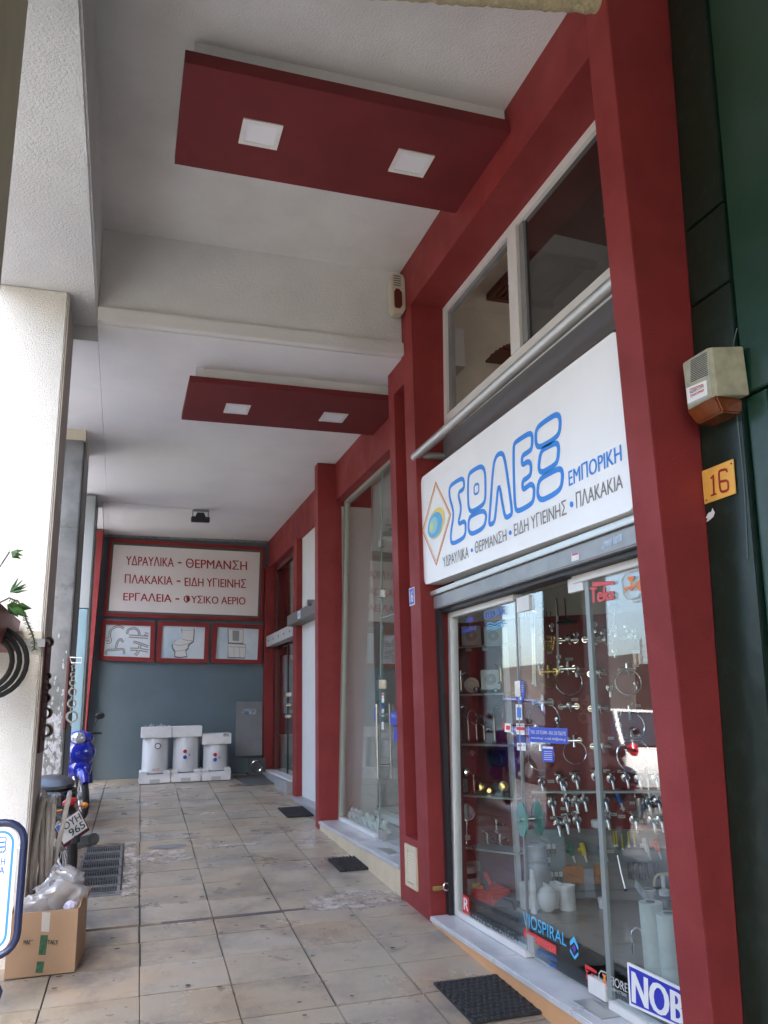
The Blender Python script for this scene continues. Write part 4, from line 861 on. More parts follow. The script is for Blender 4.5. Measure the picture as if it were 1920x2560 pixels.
# hanging rods and big shower heads
for i, (x, y0, y1, lab, m_) in enumerate(((985, 235, 900, 'left of two tall chrome shower rails behind the door glass', CHROME), (1008, 250, 920, 'right of two tall chrome shower rails behind the door glass', CHROME), (1232, 90, 750, 'tall white shower rail hanging alone behind the door glass', WHITEP))):
    a, b = bp_(*ca(x, y0), .04), bp_(*ca(x+12, y1), .04)
    t = thing('shower_rail', b, lab, 'shower rail', 'tall shower rails'); put('rod', G().tube([a, b], .008, 10), m_, t); put('bracket', G().tube([a, a-N1*.04], .010, 8).tube([b, b-N1*.04], .010, 8), m_, t)
for i in range(6):
    x = 915+i*22 if i < 3 else 1095+(i-3)*38
    a, b = bp_(*ca(x, 190), .012), bp_(*ca(x, 440), .012)
    G().tube([a, b], .003, 6).build('thin_rod', BRW, label=['first', 'second', 'third'][i % 3]+' thin dark rod '+('left of the twin tall chrome rails' if i < 3 else 'above the round brass wire basket'), cat='rod', group='thin dark rods')
o = bp_(*ca(1145, 500), .05); t = thing('wire_basket', o, 'round brass wire basket hanging behind the door glass', 'basket')
g = G(); [g.torus(o+Vector((0, 0, .04-.03*k)), .055-.008*k, .003, (0, 0, 1), 20, 5) for k in range(4)]
for k in range(12):
    a = k*math.pi/6; g.tube([o+Vector((.055*math.cos(a), .055*math.sin(a), .04)), o+Vector((.03*math.cos(a), .03*math.sin(a), -.05))], .002, 5)
put('wires', g, BRASS, t); put('tray', G().lathe([(.03, 0), (.034, .004)], o+Vector((0, 0, -.055)), n=16), BRASS, t)
o = bp_(*ca(1330, 310), .06); t = thing('rain_shower', o, 'gooseneck pipe with a black rain shower head near the top of the board', 'shower head')
put('head', G().lathe([(.065, 0), (.065, .012), (.03, .028), (.01, .04)], o, n=20), BLACKP, t); put('neck', G().tube([o+Vector((0, 0, .03)), o+Vector((0, 0, .10))]+[o+Vector((-.03+.03*math.cos(a), 0, .16+.035*math.sin(a))) for a in [k*math.pi/6 for k in range(7)]]+[o+Vector((-.06, .0, .05))], .006, 8), CHROME, t)
o = bp_(*cf(700, 200), .06); t = thing('hand_shower', o, 'grey hand shower head with a long handle at the top right of the board', 'hand shower')
put('head', G().ell(o, (.036, .03, .036), 14, 8), GREYM, t); put('handle', G().tube([o-Vector((0, 0, .03)), o+U1*-.02+Vector((0, 0, -.13)), o+U1*-.05+Vector((0, 0, -.18))], [.009, .007, .005], 8), CHROME, t)
o = bp_(*ca(1040, 130), .05); t = thing('hand_shower', o, 'round black and chrome shower head hanging at the top of the door glass', 'hand shower')
put('head', G().lathe([(.045, 0), (.045, .012), (.02, .025)], o, N1, 18), BLACKP, t); put('ring', G().torus(o+N1*-.002, .046, .004, N1, 20, 5), CHROME, t); put('hose', G().tube([o+Vector((.01, 0, -.03)), o+Vector((.02, -.01, -.12)), o+Vector((0, 0, -.22))], .008, 8), CHROME, t)
# mixers without hose: larger wall mixers
def wallmix(o, label, m_=CHROME):
    M = frame(o); t = thing('wall_mixer', o, label, 'mixer tap', 'wall mixers on the red board')
    put('body', G().tube([(-.06, .045, 0), (.06, .045, 0)], [.012, .012], 10).tube([(-.05, 0, 0), (-.05, .045, 0)], .009, 8).tube([(.05, 0, 0), (.05, .045, 0)], .009, 8).lathe([(.02, 0), (.02, .005)], (-.05, 0, 0), (0, 1, 0), 12).lathe([(.02, 0), (.02, .005)], (.05, 0, 0), (0, 1, 0), 12).xf(M), m_, t)
    put('knob', G().ell((0, .06, .01), (.022, .018, .022), 12, 7).xf(M), m_, t); put('spout', G().tube([(0, .05, -.01), (.01, .09, -.01), (.012, .125, -.03)], [.009, .008, .006], 8).xf(M), m_, t)
    return t
wm = wallmix(bp_(*ca(1340, 480)), 'chrome wall mixer with a round knob, below the black rain shower')
for px, lab in ((cf(420, 615), 'chrome wall mixer just right of the grey strip, near the top of the board'), (cf(560, 640), 'chrome wall mixer second from the grey strip, near the top of the board'), (cf(900, 600), 'chrome wall mixer beside the near pillar, near the top of the board'),
                (ca(1350, 1130), 'chrome wall mixer alone between two hose loops left of the grey strip'), (cf(490, 1060), 'chrome wall mixer hugging the grey strip at mid height'), (cf(500, 1510), 'chrome wall mixer hugging the grey strip below mid height'), (cf(530, 2000), 'chrome wall mixer hugging the grey strip above the long shelf')):
    at_board(wm, px, lab)
# rows of small taps
b0 = bib(bp_(*ce(1080, 300), 0), 'first small chrome tap of the row standing over the long shelf')
ordn = ['second', 'third', 'fourth', 'fifth', 'sixth', 'seventh', 'eighth', 'ninth']
for k, px in enumerate((ce(1265, 275), ce(1300, 320), ce(1420, 265), ch(460, 320), ch(660, 350), ch(850, 335), ch(1010, 345), ch(1230, 350))): at_board(b0, px, f'{ordn[k]} small chrome tap of the row standing over the long shelf', 0, 1.15)
at_board(b0, ce(1040, 520), 'first small chrome tap of the row hanging under the long shelf', 0, 1.2)
for k, px in enumerate((ce(1185, 510), ce(1320, 475), ce(1420, 490), ce(1500, 470), ch(580, 620), ch(1130, 660), ch(1255, 640))): at_board(b0, px, f'{ordn[k]} small chrome tap of the row hanging under the long shelf', 0, 1.25)
at_board(b0, ce(1045, 700), 'first small chrome tap of the lowest row on the red board', 0, 1.25)
for k, px in enumerate((ce(1245, 715), ce(1325, 690), ce(1430, 670), ch(600, 850), ch(960, 880), ch(1190, 890), ch(1290, 880))): at_board(b0, px, f'{ordn[k]} small chrome tap of the lowest row on the red board', 0, 1.25)
def hosetap(px, m_, lab, k=1.0):
    o = bp_(*px, .03); M = frame(o); t = thing('hose_tap', o, lab, 'tap', 'coloured plastic taps')
    put('body', G().tube([(-.004*k, 0, .05*k), (0, .0, .02*k), (.008*k, .01, -.02*k)], [.014, .017, .014], 8).tube([(-.03*k, 0, .012), (0, 0, .01)], [.012, .010], 8).xf(M), m_, t)
    put('nozzle', G().tube([(.010*k, .01, -.02*k), (.02*k, .012, -.06*k)], [.008, .004], 8).xf(M), WHITEP, t)
YP = mat('yellow_plastic', (.70, .55, .03), .4); BP_ = mat('blue_plastic', (.03, .14, .45), .4); RP = mat('red_plastic', (.55, .03, .03), .4); GP = mat('green_plastic', (.01, .16, .09), .4)
hosetap(ce(1490, 985), YP, 'yellow plastic tap left of the grey strip'); hosetap(ce(1375, 990), GP, 'dark green plastic tap left of the yellow one'); hosetap(ch(560, 1270), BP_, 'blue plastic tap right of the grey strip', 1.1); hosetap(ch(1110, 1240), WHITEP, 'white plastic tap left of the red one', 1.1); hosetap(ch(1250, 1240), RP, 'red plastic tap beside the near pillar', 1.1)
for k, px in enumerate((ch(700, 1115), ch(730, 1110), ch(805, 1155), ch(885, 1120), ch(962, 1115))):
    o = bp_(*px, .02); t = thing('folding_rule', o, f'{(["first"]+ordn)[k]} thin yellow stick hanging in the row right of the grey strip', 'stick', 'thin yellow sticks'); put('stick', G().box(-.004, .004, 0, .006, -.04, .04).xf(frame(o)), YP, t, False); put('tip', G().box(-.007, .007, 0, .008, -.052, -.04).xf(frame(o)), WHITEP, t, False)
t = hosetap(ch(760, 610), BP_, 'dark blue handled tap in the row under the long shelf', 1.2)
o = bp_(*ch(1040, 700), .03); t = thing('cylinder_filter', o, 'shiny upright steel cylinder hanging near the pillar under the long shelf', 'filter'); put('cup', G().lathe([(.026, -.07), (.03, -.065), (.03, .05), (.02, .058)], o, n=18), STEEL, t); put('ring', G().torus(o+Vector((0, 0, .06)), .028, .003, N1, 16, 5), CHROME, t)
o = bp_(*ch(515, 945), .05); t = thing('white_bowl', o, 'small white bowl sticking out beside the grey strip', 'bowl'); put('bowl', G().lathe([(.02, -.03), (.05, -.012), (.054, .02), (.048, .03)], o, n=20), WHITEP, t); put('arm', G().tube([o, o+Vector((.07, 0, .02)), o+Vector((.08, 0, .08))], .008, 8), CHROME, t)
o = bp_(*ch(1140, 400), .05); t = thing('hand_shower', o, 'slim upright chrome hand shower on the long shelf beside the near pillar', 'hand shower'); put('handle', G().tube([o+Vector((0, 0, -.09)), o+Vector((0, 0, .03))], [.010, .009], 10), CHROME, t); put('hose', G().tube([o+Vector((0, 0, .03)), o+Vector((0, 0, .12)), o+U1*-.03+Vector((0, 0, .16)), o+U1*-.06+Vector((0, 0, .19))], .005, 6), CHROME, t)
hk = None
for k, px in enumerate([ca(1180, 330), ca(1420, 420), cf(440, 420), cf(560, 520), cf(700, 470), cf(850, 440), cf(960, 500), ca(1060, 700), ca(1250, 640), ca(1420, 760), cf(700, 760), cf(640, 1240), cf(980, 1180), cf(760, 1730), ca(1240, 1260), ca(1030, 1330)]):
    lab = 'small chrome hook on the red board, '+['first', 'second', 'third', 'fourth', 'fifth', 'sixth', 'seventh', 'eighth', 'ninth', 'tenth', 'eleventh', 'twelfth', 'thirteenth', 'fourteenth', 'fifteenth', 'sixteenth'][k]+' counted from the top left'
    o = bp_(*px, 0)
    if hk is None:
        M = frame(o); hk = thing('wall_hook', o, lab, 'hook', 'small chrome hooks on the red board'); put('rose', G().lathe([(.020, 0), (.018, .006), (.008, .010)], (0, 0, 0), (0, 1, 0), 14).xf(M), CHROME, hk); put('arm', G().tube([(0, .008, 0), (0, .045, -.005), (0, .055, -.02), (0, .05, -.045)], [.007, .008, .008, .010], 8).xf(M), CHROME, hk)
    else: dup(hk, o-ORG[hk], lab, 0, random.uniform(.9, 1.3))
# price tags
tg = None
for px in [cf(420, 720), cf(560, 1015), cf(985, 770), cf(980, 955), cf(1010, 1470), cf(660, 1895), cf(1030, 1890), cf(190, 1390), cf(130, 870), ca(1340, 660), ca(1160, 600), ca(1410, 1060), ce(1175, 290), ce(1030, 655), ce(1190, 650), ce(1035, 470), ce(1180, 465), ce(1300, 560), ce(1400, 610), ce(1400, 525), ce(1240, 215), ce(1390, 212),
           ch(605, 245), ch(785, 250), ch(955, 248), ch(460, 262), ch(1180, 265), ch(940, 660), ch(560, 735), ch(810, 735), ch(800, 835), ch(955, 790), ch(560, 850), ch(690, 808), ch(200, 805), ch(40, 735), ch(1275, 740), ch(655, 1290), ch(1030, 900), ce(1100, 825)]:
    o = bp_(*px, .004)
    if tg is None:
        t = thing('price_tag', o, 'small pale price tag stuck on the red display board', 'price tag', 'price tags on the red board'); G().box(-.018, .018, 0, .002, -.008, .008).xf(frame(o)).build('card', TAG, t)
        G().box(-.012, .012, .002, .0025, -.002, .001).xf(frame(o)).build('lettering', GREYL, t); tg = t
    else: dup(tg, o-ORG[tg], 'small pale price tag stuck on the red display board', 0, random.uniform(.85, 1.3))
# corner shelves: fans, plates, taps, mirror
US = (P1-P0).normalized(); NS = Vector((-US.y, US.x, 0)); NS = -NS if NS.x > 0 else NS
def shf(x, y, d=.06): return sp_(x, y, 0)+Vector((-.7, -.5, 0)).normalized()*d
def fan(px, wdt, lab):
    o = shf(*px, .08); n = (Vector((0, 0, 1.5))-o); n.z = 0; n.normalize(); u = Vector((-n.y, n.x, 0)); M = Matrix(((u.x, n.x, 0, o.x), (u.y, n.y, 0, o.y), (0, 0, 1, o.z), (0, 0, 0, 1)))
    t = thing('extractor_fan', o, lab, 'fan', 'square white bathroom fans'); w2 = wdt/2
    G().box(-w2, w2, -.03, 0, 0, wdt).xf(M).build('housing', WHITEP, t, bevel=.004)
    for k in range(9):
        z = wdt*(.26+.06*k); hw = math.sqrt(max(.0, (wdt*.30)**2-(z-wdt*.5)**2))
        if hw > .005: G().box(-hw, hw, .0005, .002, z, z+wdt*.025).xf(M).build('slot', DGREY, t)
    G().lathe([(wdt*.09, .0005), (wdt*.08, .005)], (0, 0, wdt*.5), (0, 1, 0), 12).xf(M).build('hub', WHITEP, t)
fan(ca(450, 532), .135, 'square white fan on the highest shelf, left one'); fan(ca(665, 530), .125, 'square white fan on the highest shelf, right one'); fan(ca(640, 962), .13, 'square white fan standing on the second shelf')
for px, lab in ((ca(440, 565), 'white card hanging under the left fan'), (ca(600, 560), 'white card hanging under the right fan')):
    o = shf(*px, .11); G().box(o.x-.02, o.x+.02, o.y, o.y+.002, o.z-.018, o.z+.018).build('card', PAPER, label=lab, cat='card')
o = shf(*ca(450, 920), .08); t = thing('plate', o, 'round cream plate leaning on the second shelf', 'plate'); n = (Vector((0, 0, 1.5))-o).normalized(); put('disc', G().lathe([(.05, 0), (.052, .006), (.03, .008), (.026, .003)], o, n, 22), mat('cream_ceramic', (.62, .58, .48), .25), t); put('centre', G().lathe([(.022, .003), (.020, .006)], o, n, 16), mat('cream_ceramic', (1, 1, 1)), t)
for k, (px, h, gz, lab) in enumerate(((ca(347, 985), .13, False, 'tall tap with two round tops at the left of the second shelf'), (ca(343, 1460), .23, False, 'tallest chrome tap at the left of the third shelf'), (ca(420, 1468), .14, True, 'chrome gooseneck tap with a bluish shine on the third shelf'),
        (ca(500, 1470), .10, True, 'short gooseneck tap in the middle of the third shelf'), (ca(575, 1472), .09, False, 'squat single lever tap in the middle of the third shelf'), (ca(675, 1474), .16, True, 'slim gooseneck tap at the right of the third shelf'), (ca(738, 905), .10, True, 'brass gooseneck tap behind the fan on the second shelf'))):
    o = shf(*px, .08); deck(o, lab, h, BRASS if 'brass' in lab else CHROME, gz)
for px, r0, m_, lab in ((ca(500, 965), .022, CHROME, 'left chrome ball on the second shelf'), (ca(568, 968), .024, GREYM, 'dark chrome ball on the second shelf'), (ca(690, 975), .016, CHROME, 'small chrome ball on the second shelf')):
    o = shf(*px, .09); G().ell(o, (r0, r0, r0), 14, 9).build('knob', m_, label=lab, cat='knob', smooth=True)
for px, r0, m_, lab in ((ce(540, 340), .034, BRASS, 'ribbed brass disc on the fourth shelf'), (ce(622, 370), .020, BRASS, 'small plain brass disc on the fourth shelf'), (ce(760, 330), .036, BRASS, 'large brass disc at the right of the fourth shelf'), (ce(690, 330), .028, DGREY, 'dark disc between the brass ones on the fourth shelf'), (ce(392, 190), .027, CHROME, 'polished chrome rose above the grey block on the fourth shelf')):
    o = shf(*px, .08); n = (Vector((0, 0, 1.5))-o).normalized(); t = thing('disc', o, lab, 'disc'); put('rim', G().lathe([(r0*.85, 0), (r0, .006), (r0*.7, .012)], o, n, 20), m_, t); put('boss', G().lathe([(r0*.35, .008), (r0*.3, .020)], o, n, 12), m_, t)
o = shf(*ce(365, 385), .09); t = thing('grey_block', o, 'grey block with a crystal knob on the fourth shelf', 'block'); G().box(o.x-.045, o.x+.04, o.y-.01, o.y+.03, o.z, o.z+.085).build('block', GREYM, t, bevel=.003); put('knob', G().ell(o+Vector((0, -.02, .045)), (.014, .014, .014), 8, 5), CHROME, t)
deck(shf(*ce(483, 385), .09), 'slim upright valve beside the grey block on the fourth shelf', .10, CHROME)
o = shf(*ce(460, 10), .09); t = thing('shower_rose', o, 'chrome shower rose hanging above the fourth shelf', 'shower head'); put('rose', G().lathe([(.026, 0), (.02, .02), (.006, .032)], o, (-.6, -.75, -.25), 16), CHROME, t); put('stem', G().tube([o, o+Vector((.03, 0, .0)), o+Vector((.05, .02, 0))], .005, 6), CHROME, t)
o = shf(*ce(655, 60), .02); n = NS; t = thing('drain_grate', o, 'dark square plate with a chrome ring above the fourth shelf', 'plate'); u = US; M = frame(o, US, NS)
G().box(-.075, .075, 0, .01, -.055, .055).xf(M).build('plate', BLACKP, t); put('ring', G().torus((0, .014, 0), .045, .003, (0, 1, 0), 24, 5).xf(M), CHROME, t)
o = shf(*ce(415, 890), .10); t = thing('table_mirror', o, 'round chrome table mirror standing on the lowest shelf', 'mirror'); c0 = shf(*ce(420, 575), .10); n = (Vector((0, 0, 1.5))-c0).normalized(); n = (n+Vector((.1, 0, .12))).normalized()
put('base', G().lathe([(.034, 0), (.03, .006), (.008, .012)], o, n=18), CHROME, t); put('stem', G().tube([o, c0-Vector((0, 0, .05))], .004, 8), CHROME, t); put('rim', G().torus(c0, .052, .005, n, 28, 6), CHROME, t); put('glass', G().lathe([(.050, -.002), (.050, .002)], c0, n, 24), mat('mirror', (.75, .76, .76), .03, metal=1), t)
G().box(o.x-.018, o.x+.018, o.y-.03, o.y-.028, o.z+.03, o.z+.062).build('tag', PAPER, t)
for px, lab in ((ce(620, 880), 'chrome angle valve in the middle of the lowest shelf'), (ce(745, 890), 'chrome angle valve at the right of the lowest shelf')): deck(shf(*px, .1), lab, .05, CHROME)
o = shf(*ce(695, 770), .08); deck(o, 'chrome basin mixer lifted above the lowest shelf', .06, CHROME, False)
# display floor: tool bag, duct, white fittings, filter stand, rolls
ZD = .289
def fl(px, z=ZD): return atZ(*px, z)
o = fl(ce(610, 1560)); REDC = mat('red_cover', (.55, .035, .03), .45, bump=.3, bscale=20)
t = thing('pipe_cutter', o, 'red floor-standing drain tool with a long black lever at the bottom of the left pane', 'tool')
a_, b_, c_, d_ = atY(*ce(430, 1440), o.y+.02), atY(*ce(600, 1535), o.y-.04), atY(*ce(805, 1400), o.y), atY(*ce(620, 1320), o.y+.02)
G().hexa([a_+Vector((0, .08, -.02)), b_+Vector((0, 0, 0)), c_+Vector((0, .02, 0)), c_+Vector((0, .1, .0)), a_+Vector((0, .08, .02)), d_+Vector((-.05, -.04, 0)), c_+Vector((-.02, 0, .03)), d_+Vector((0, .08, .02))]).build('cover', REDC, t, bevel=.01)
put('lever', G().tube([atY(*ce(535, 1350), o.y), atY(*ce(500, 1200), o.y), atY(*ce(470, 1080), o.y), atY(*ce(395, 930), o.y)], [.018, .014, .007, .004], 8), BLACKP, t)
put('grip', G().tube([atY(*ce(520, 1190), o.y-.03), atY(*ce(575, 1300), o.y-.03)], [.012, .012], 8), REDC, t); put('cable', G().tube([atY(*ce(700, 1440), o.y-.02), atY(*ce(790, 1470), o.y-.03), atY(*ce(835, 1580), o.y-.04)], .008, 8), BLACKP, t)
o = fl(ce(425, 1430)); t = thing('white_tub', o, 'white tub with a black lid band behind the red tool', 'tub'); put('tub', G().lathe([(.05, 0), (.058, .10)], o+Vector((0, .1, 0)), n=20), WHITEP, t); put('band', G().lathe([(.062, 0), (.062, .03)], o+Vector((0, .1, .10)), n=20), BLACKP, t); put('lid', G().lathe([(.055, 0), (.045, .03)], o+Vector((0, .1, .13)), n=20), WHITEP, t)
o = fl(ce(745, 1480)); o = Vector((2.50, 4.78, ZD)); t = thing('duct_pipe', o, 'galvanised metal duct standing behind the door edge', 'duct'); put('pipe', G().lathe([(.085, 0), (.085, .16), (.065, .24), (.062, .34)], o, n=24), GREYM, t); put('seam', G().torus(o+Vector((0, 0, .25)), .068, .004, (0, 0, 1), 24, 5), GREYM, t)
o = Vector((2.40, 4.60, ZD)); t = thing('trap_pipe', o, 'white plastic waste trap in front of the metal duct', 'pipe'); put('pipe', G().tube([o+Vector((-.03, 0, .0)), o+Vector((-.03, 0, .18)), o+Vector((-.03, 0, .24))], [.02, .018, .012], 12), WHITEP, t); put('cover', G().ell(o+Vector((.06, 0, .07)), (.065, .05, .075), 16, 9), WHITEP, t)
o = fl(ce(1240, 1550)); t = thing('fittings_box', o, 'white open square fitting on a white stack in the middle of the window floor', 'fitting')
g = G(); g.box(o.x-.06, o.x+.05, o.y, o.y+.08, o.z, o.z+.05); g.build('base', WHITEP, t, bevel=.003)
x0, y0, z0 = o.x-.055, o.y+.01, o.z+.05
for (a, b, c, d) in ((0, .10, 0, .006), (0, .10, .06, .066), (0, .006, .006, .06), (.094, .10, .006, .06)): G().box(x0+a, x0+b, y0+c, y0+d, z0, z0+.09).build('side', WHITEP, t)
o = fl(ce(1345, 1555)); t = thing('pipe_sleeve', o, 'wide white plastic pipe sleeve standing on the window floor', 'pipe'); put('sleeve', G().lathe([(.048, 0), (.048, .11), (.051, .115), (.051, .135), (.045, .135), (.044, .10)], o, n=28), WHITEP, t)
o = fl(ce(960, 1560)); t = thing('white_canister', o, 'white rectangular canister and ball behind the lower door edge', 'canister'); G().box(o.x-.03, o.x+.05, o.y, o.y+.06, o.z, o.z+.15).build('box', WHITEP, t, bevel=.006); put('ball', G().ell(o+Vector((.02, -.04, .05)), (.045, .04, .05), 16, 9), WHITEP, t)
o = fl(cg(925, 250)); t = thing('small_cup', o, 'small white cup at the foot of the grey strip', 'cup'); put('cup', G().lathe([(.020, 0), (.024, .055)], o, n=18), WHITEP, t); put('rim', G().torus(o+Vector((0, 0, .055)), .024, .003, (0, 0, 1), 18, 5), WHITEP, t)
for px, lab, h in ((cg(1210, 610), 'left tall roll of pale wrap standing on the window floor', .31), (cg(1300, 640), 'right tall roll of pale wrap standing beside the near pillar', .28)):
    o = fl(px); t = thing('wrap_roll', o, lab, 'roll', 'tall pale rolls'); put('roll', G().lathe([(.052, 0), (.052, h)], o, n=28), mat('pale_wrap', (.55, .60, .54), .55, var=.2, vscale=9), t); put('core', G().lathe([(.02, 0), (.02, .004)], o+Vector((0, 0, h)), n=16), DGREY, t)
o = fl(cg(1150, 600)); t = thing('drinking_tap', o, 'thin chrome gooseneck tap in front of the tall rolls', 'tap'); put('neck', G().tube([o, o+Vector((0, 0, .17))]+[o+Vector((-.028+.028*math.cos(a), 0, .17+.03*math.sin(a))) for a in [k*math.pi/6 for k in range(7)]]+[o+Vector((-.056, 0, .13))], .004, 8), CHROME, t); put('spray', G().tube([o+Vector((-.056, 0, .14)), o+Vector((-.06, 0, .10))], [.007, .010], 8), CHROME, t)
# filter stand
o = bp_(*ce(1140, 1400), .06); t = thing('filter_stand', o, 'grey upright acrylic stand carrying rows of white filters', 'display stand'); z1 = bp_(*ce(1140, 765), .06).z
G().box(-.12, .125, 0, .008, ZD-o.z, z1-o.z).xf(frame(o)).build('panel', mat('acrylic_grey', (.22, .28, .29), .12, spec=.7), t); G().box(-.13, -.115, .008, .02, ZD-o.z, z1-o.z).xf(frame(o)).build('edge', GREYM, t); G().box(-.115, -.085, .009, .011, z1-o.z-.12, z1-o.z-.08).xf(frame(o)).build('label', PAPER, t)
pro = None
for k, px in enumerate([ce(1070, 935), ce(1115, 938), ce(1158, 935), ce(1205, 932), ce(1110, 1085), ce(1155, 1070), ce(1088, 1212), ce(1132, 1212), ce(1180, 1212), ce(1228, 1210), ce(1273, 1210)]):
    q = bp_(*px, .09); lab = f'white capped filter, {(["first"]+ordn+["tenth", "eleventh"])[k] if k < 10 else "last"} counted row by row on the grey stand'
    if pro is None:
        pro = thing('water_filter', q, lab, 'filter', 'white filters on the grey stand'); put('cap', G().lathe([(.011, -.012), (.012, .014), (.009, .016)], q, n=14), WHITEP, pro); put('stem', G().lathe([(.007, -.045), (.009, -.012)], q, n=12), STEEL, pro)
    else: dup(pro, q-ORG[pro], lab)
for k in range(7):
    q = bp_(1415+k*13+(22 if k > 3 else 0), 2185, .04); G().box(-.015, .015, 0, .03, -.05, .05).xf(frame(q)).build('carton', mat('orange_carton', (.45, .17, .03), .6, var=.5, vscale=30, var_col=(.3, .08, .02)), label=f'{(["first"]+ordn)[k]} small orange carton in the row behind the filters', cat='carton', group='small orange cartons')
for k in range(6):
    q = bp_(*ch(900+k*70, 1530), .04); G().lathe([(.013, -.05), (.013, .03), (.006, .045)], q, n=10).build('bottle', BLACKP, label=f'{(["first"]+ordn)[k]} small black bottle in the row beside the near pillar', cat='bottle', group='small black bottles', smooth=True)
o = bp_(*ch(830, 1750), .18); t = thing('kitchen_spout', o, 'long slanting chrome spout crossing the right pane low down', 'spout'); put('tube', G().tube([bp_(*ch(745, 1340), .14), bp_(*ch(800, 1600), .18), bp_(*ch(845, 1770), .2)], [.008, .008, .007], 10), CHROME, t); put('tip', G().tube([bp_(*ch(845, 1770), .2), bp_(*ch(855, 1800), .2)], .009, 10), BLACKP, t)
o = bp_(*ch(1050, 1800), .22); t = thing('glass_blade', o, 'pointed shiny clear blade standing left of the curved beige spout', 'blade'); g = G(); g.prism([bp_(*ch(975, 1640), .2), bp_(*ch(1030, 1700), .2), bp_(*ch(1150, 1915), .24), bp_(*ch(1080, 1900), .24), bp_(*ch(965, 1740), .2)], -N1*.006); g.build('blade', mat('acrylic_clear', (.45, .52, .52), .08, spec=.8), t)
o = bp_(*ch(1340, 1900), .15); t = thing('water_filter_unit', o, 'white three-part filter unit with a curved beige spout beside the near pillar', 'filter'); put('spout', G().tube([bp_(*ch(1222, 1740), .15), bp_(*ch(1228, 1640), .15), bp_(*ch(1270, 1585), .15), bp_(*ch(1400, 1578), .15)], [.010, .008, .008, .008], 10), mat('beige_spout', (.62, .52, .30), .4), t)
put('head', G().lathe([(.030, -.02), (.030, .01), (.012, .02), (.012, .09)], bp_(*ch(1350, 1810), .15), n=18), WHITEP, t); put('bowl', G().lathe([(.024, -.07), (.028, -.02)], bp_(*ch(1340, 1860), .15), n=18), GREYM, t)
o = bp_(*ch(1160, 1850), .15); t = thing('grey_cap', o, 'ribbed pale grey cap standing behind the clear blade', 'cap'); put('cap', G().lathe([(.034, -.05), (.030, .0), (.038, .002), (.038, .03)], o, n=20), mat('pale_grey_plastic', (.42, .43, .41), .5), t); put('ring', G().torus(o+Vector((0, 0, .03)), .036, .003, (0, 0, 1), 20, 5), WHITEP, t)
o = bp_(*ch(380, 1700), .06); G().box(-.03, .03, 0, .05, -.07, .09).xf(frame(o)).build('grey_carton', mat('carton_grey', (.25, .26, .29), .6), label='upright grey carton behind the grey strip foot', cat='carton')
#END3
# ================================================================ SECOND SHOP BAY
LG2 = .031
def l2(a, b, y0, y1, z0, z1): return G().box(1.98+a, 1.98+b, y0, y1, z0, z1, LG2, 0)
W2 = thing('glass_front', (2.0, 6.5, .47), 'tall frameless glass front with steel door pulls in the second bay', 'shop window')
FR2 = mat('pale_green_frame', (.36, .37, .31), .45, metal=.2)
l2(-.02, .03, 7.57, 7.63, .47, 3.51).build('frame_post', FR2, W2, bevel=.003)
l2(-.02, .03, 5.34, 7.57, 3.475, 3.509).build('head', FR2, W2); l2(-.025, .035, 6.46, 7.57, .47, .50).build('bottom_rail', ALUW, W2, bevel=.004)
l2(-.004, .004, 6.42, 7.569, .50, 3.474).build('pane', GLASS, W2)
l2(-.004, .004, 5.34, 6.40, 2.20, 3.474).build('transom_pane', GLASS, W2)
l2(-.005, .005, 6.405, 6.416, .50, 3.474).build('edge_strip', GEDGE, W2); l2(-.005, .005, 5.34, 6.40, 2.188, 2.198).build('edge_strip', GEDGE, W2)
d2 = l2(-.004, .004, 5.34, 6.395, .485, 2.186).build('door', GLASS, W2)
for z in (2.40, 2.83): l2(-.02, .02, 6.37, 6.44, z-.03, z+.03).build('clamp', STEEL, W2)
l2(-.03, .03, 6.36, 6.45, 1.62, 1.69).build('lock', STEEL, W2); l2(-.014, .014, 6.28, 6.40, .475, .55).build('patch_fitting', STEEL, d2)
for s_ in (-1, 1):
    x = gX(1.2)+.04+.055*s_
    sub(G().tube([(x, 6.30, .93), (x, 6.30, 1.50)], .013, 12), 'pull_bar', STEEL, d2, smooth=True)
for z in (1.03, 1.42): sub(G().tube([(1.965, 6.30, z), (2.075, 6.30, z)], .008, 10), 'pull_rod', STEEL, d2, smooth=True)
def q2(y0, y1, z0, z1, d=.006): return [(1.98-d+LG2*z0, y0, z0), (1.98-d+LG2*z0, y1, z0), (1.98-d+LG2*z1, y1, z1), (1.98-d+LG2*z1, y0, z1)]
for k, (z0, z1, m_) in enumerate(((1.55, 1.585, PAPER), (1.51, 1.545, PAPER), (1.47, 1.50, mat('sticker_navy', (1, 1, 1))), (1.40, 1.46, PAPER), (1.30, 1.36, PAPER))): disc(G(), q2(6.36, 6.30, z0, z1)).build('sticker', m_, W2)
disc(G(), q2(6.36, 6.30, 1.565, 1.58, .0066)).build('sticker', REDS, W2)
disc(G(), q2(6.13, 5.75, 1.34, 1.44)).build('sticker', BLUES, W2); disc(G(), q2(6.05, 5.90, 1.22, 1.32)).build('sticker', BLUES, W2)
textg('ΤΗΛ.: 210 7515494', [(1.98-.0068+.043, 6.11, 1.395), (1.98-.0068+.043, 5.77, 1.395), (1.98-.0068+.044, 5.77, 1.42), (1.98-.0068+.044, 6.11, 1.42)]).build('lettering', PAPER, W2)
disc(G(), [(1.98-.006+LG2*1.42, 6.53+.035*math.cos(a), 1.42+.075*math.sin(a)) for a in [k*math.pi/10 for k in range(20)]]).build('sticker', BLUES, W2)
G().box(1.85, 1.93, 5.75, 6.0, .4705, .474).build('floor_plate', ALU, W2)
R2 = thing('showroom', (3, 8, .45), 'bathroom showroom seen through the second bay glass', 'showroom')
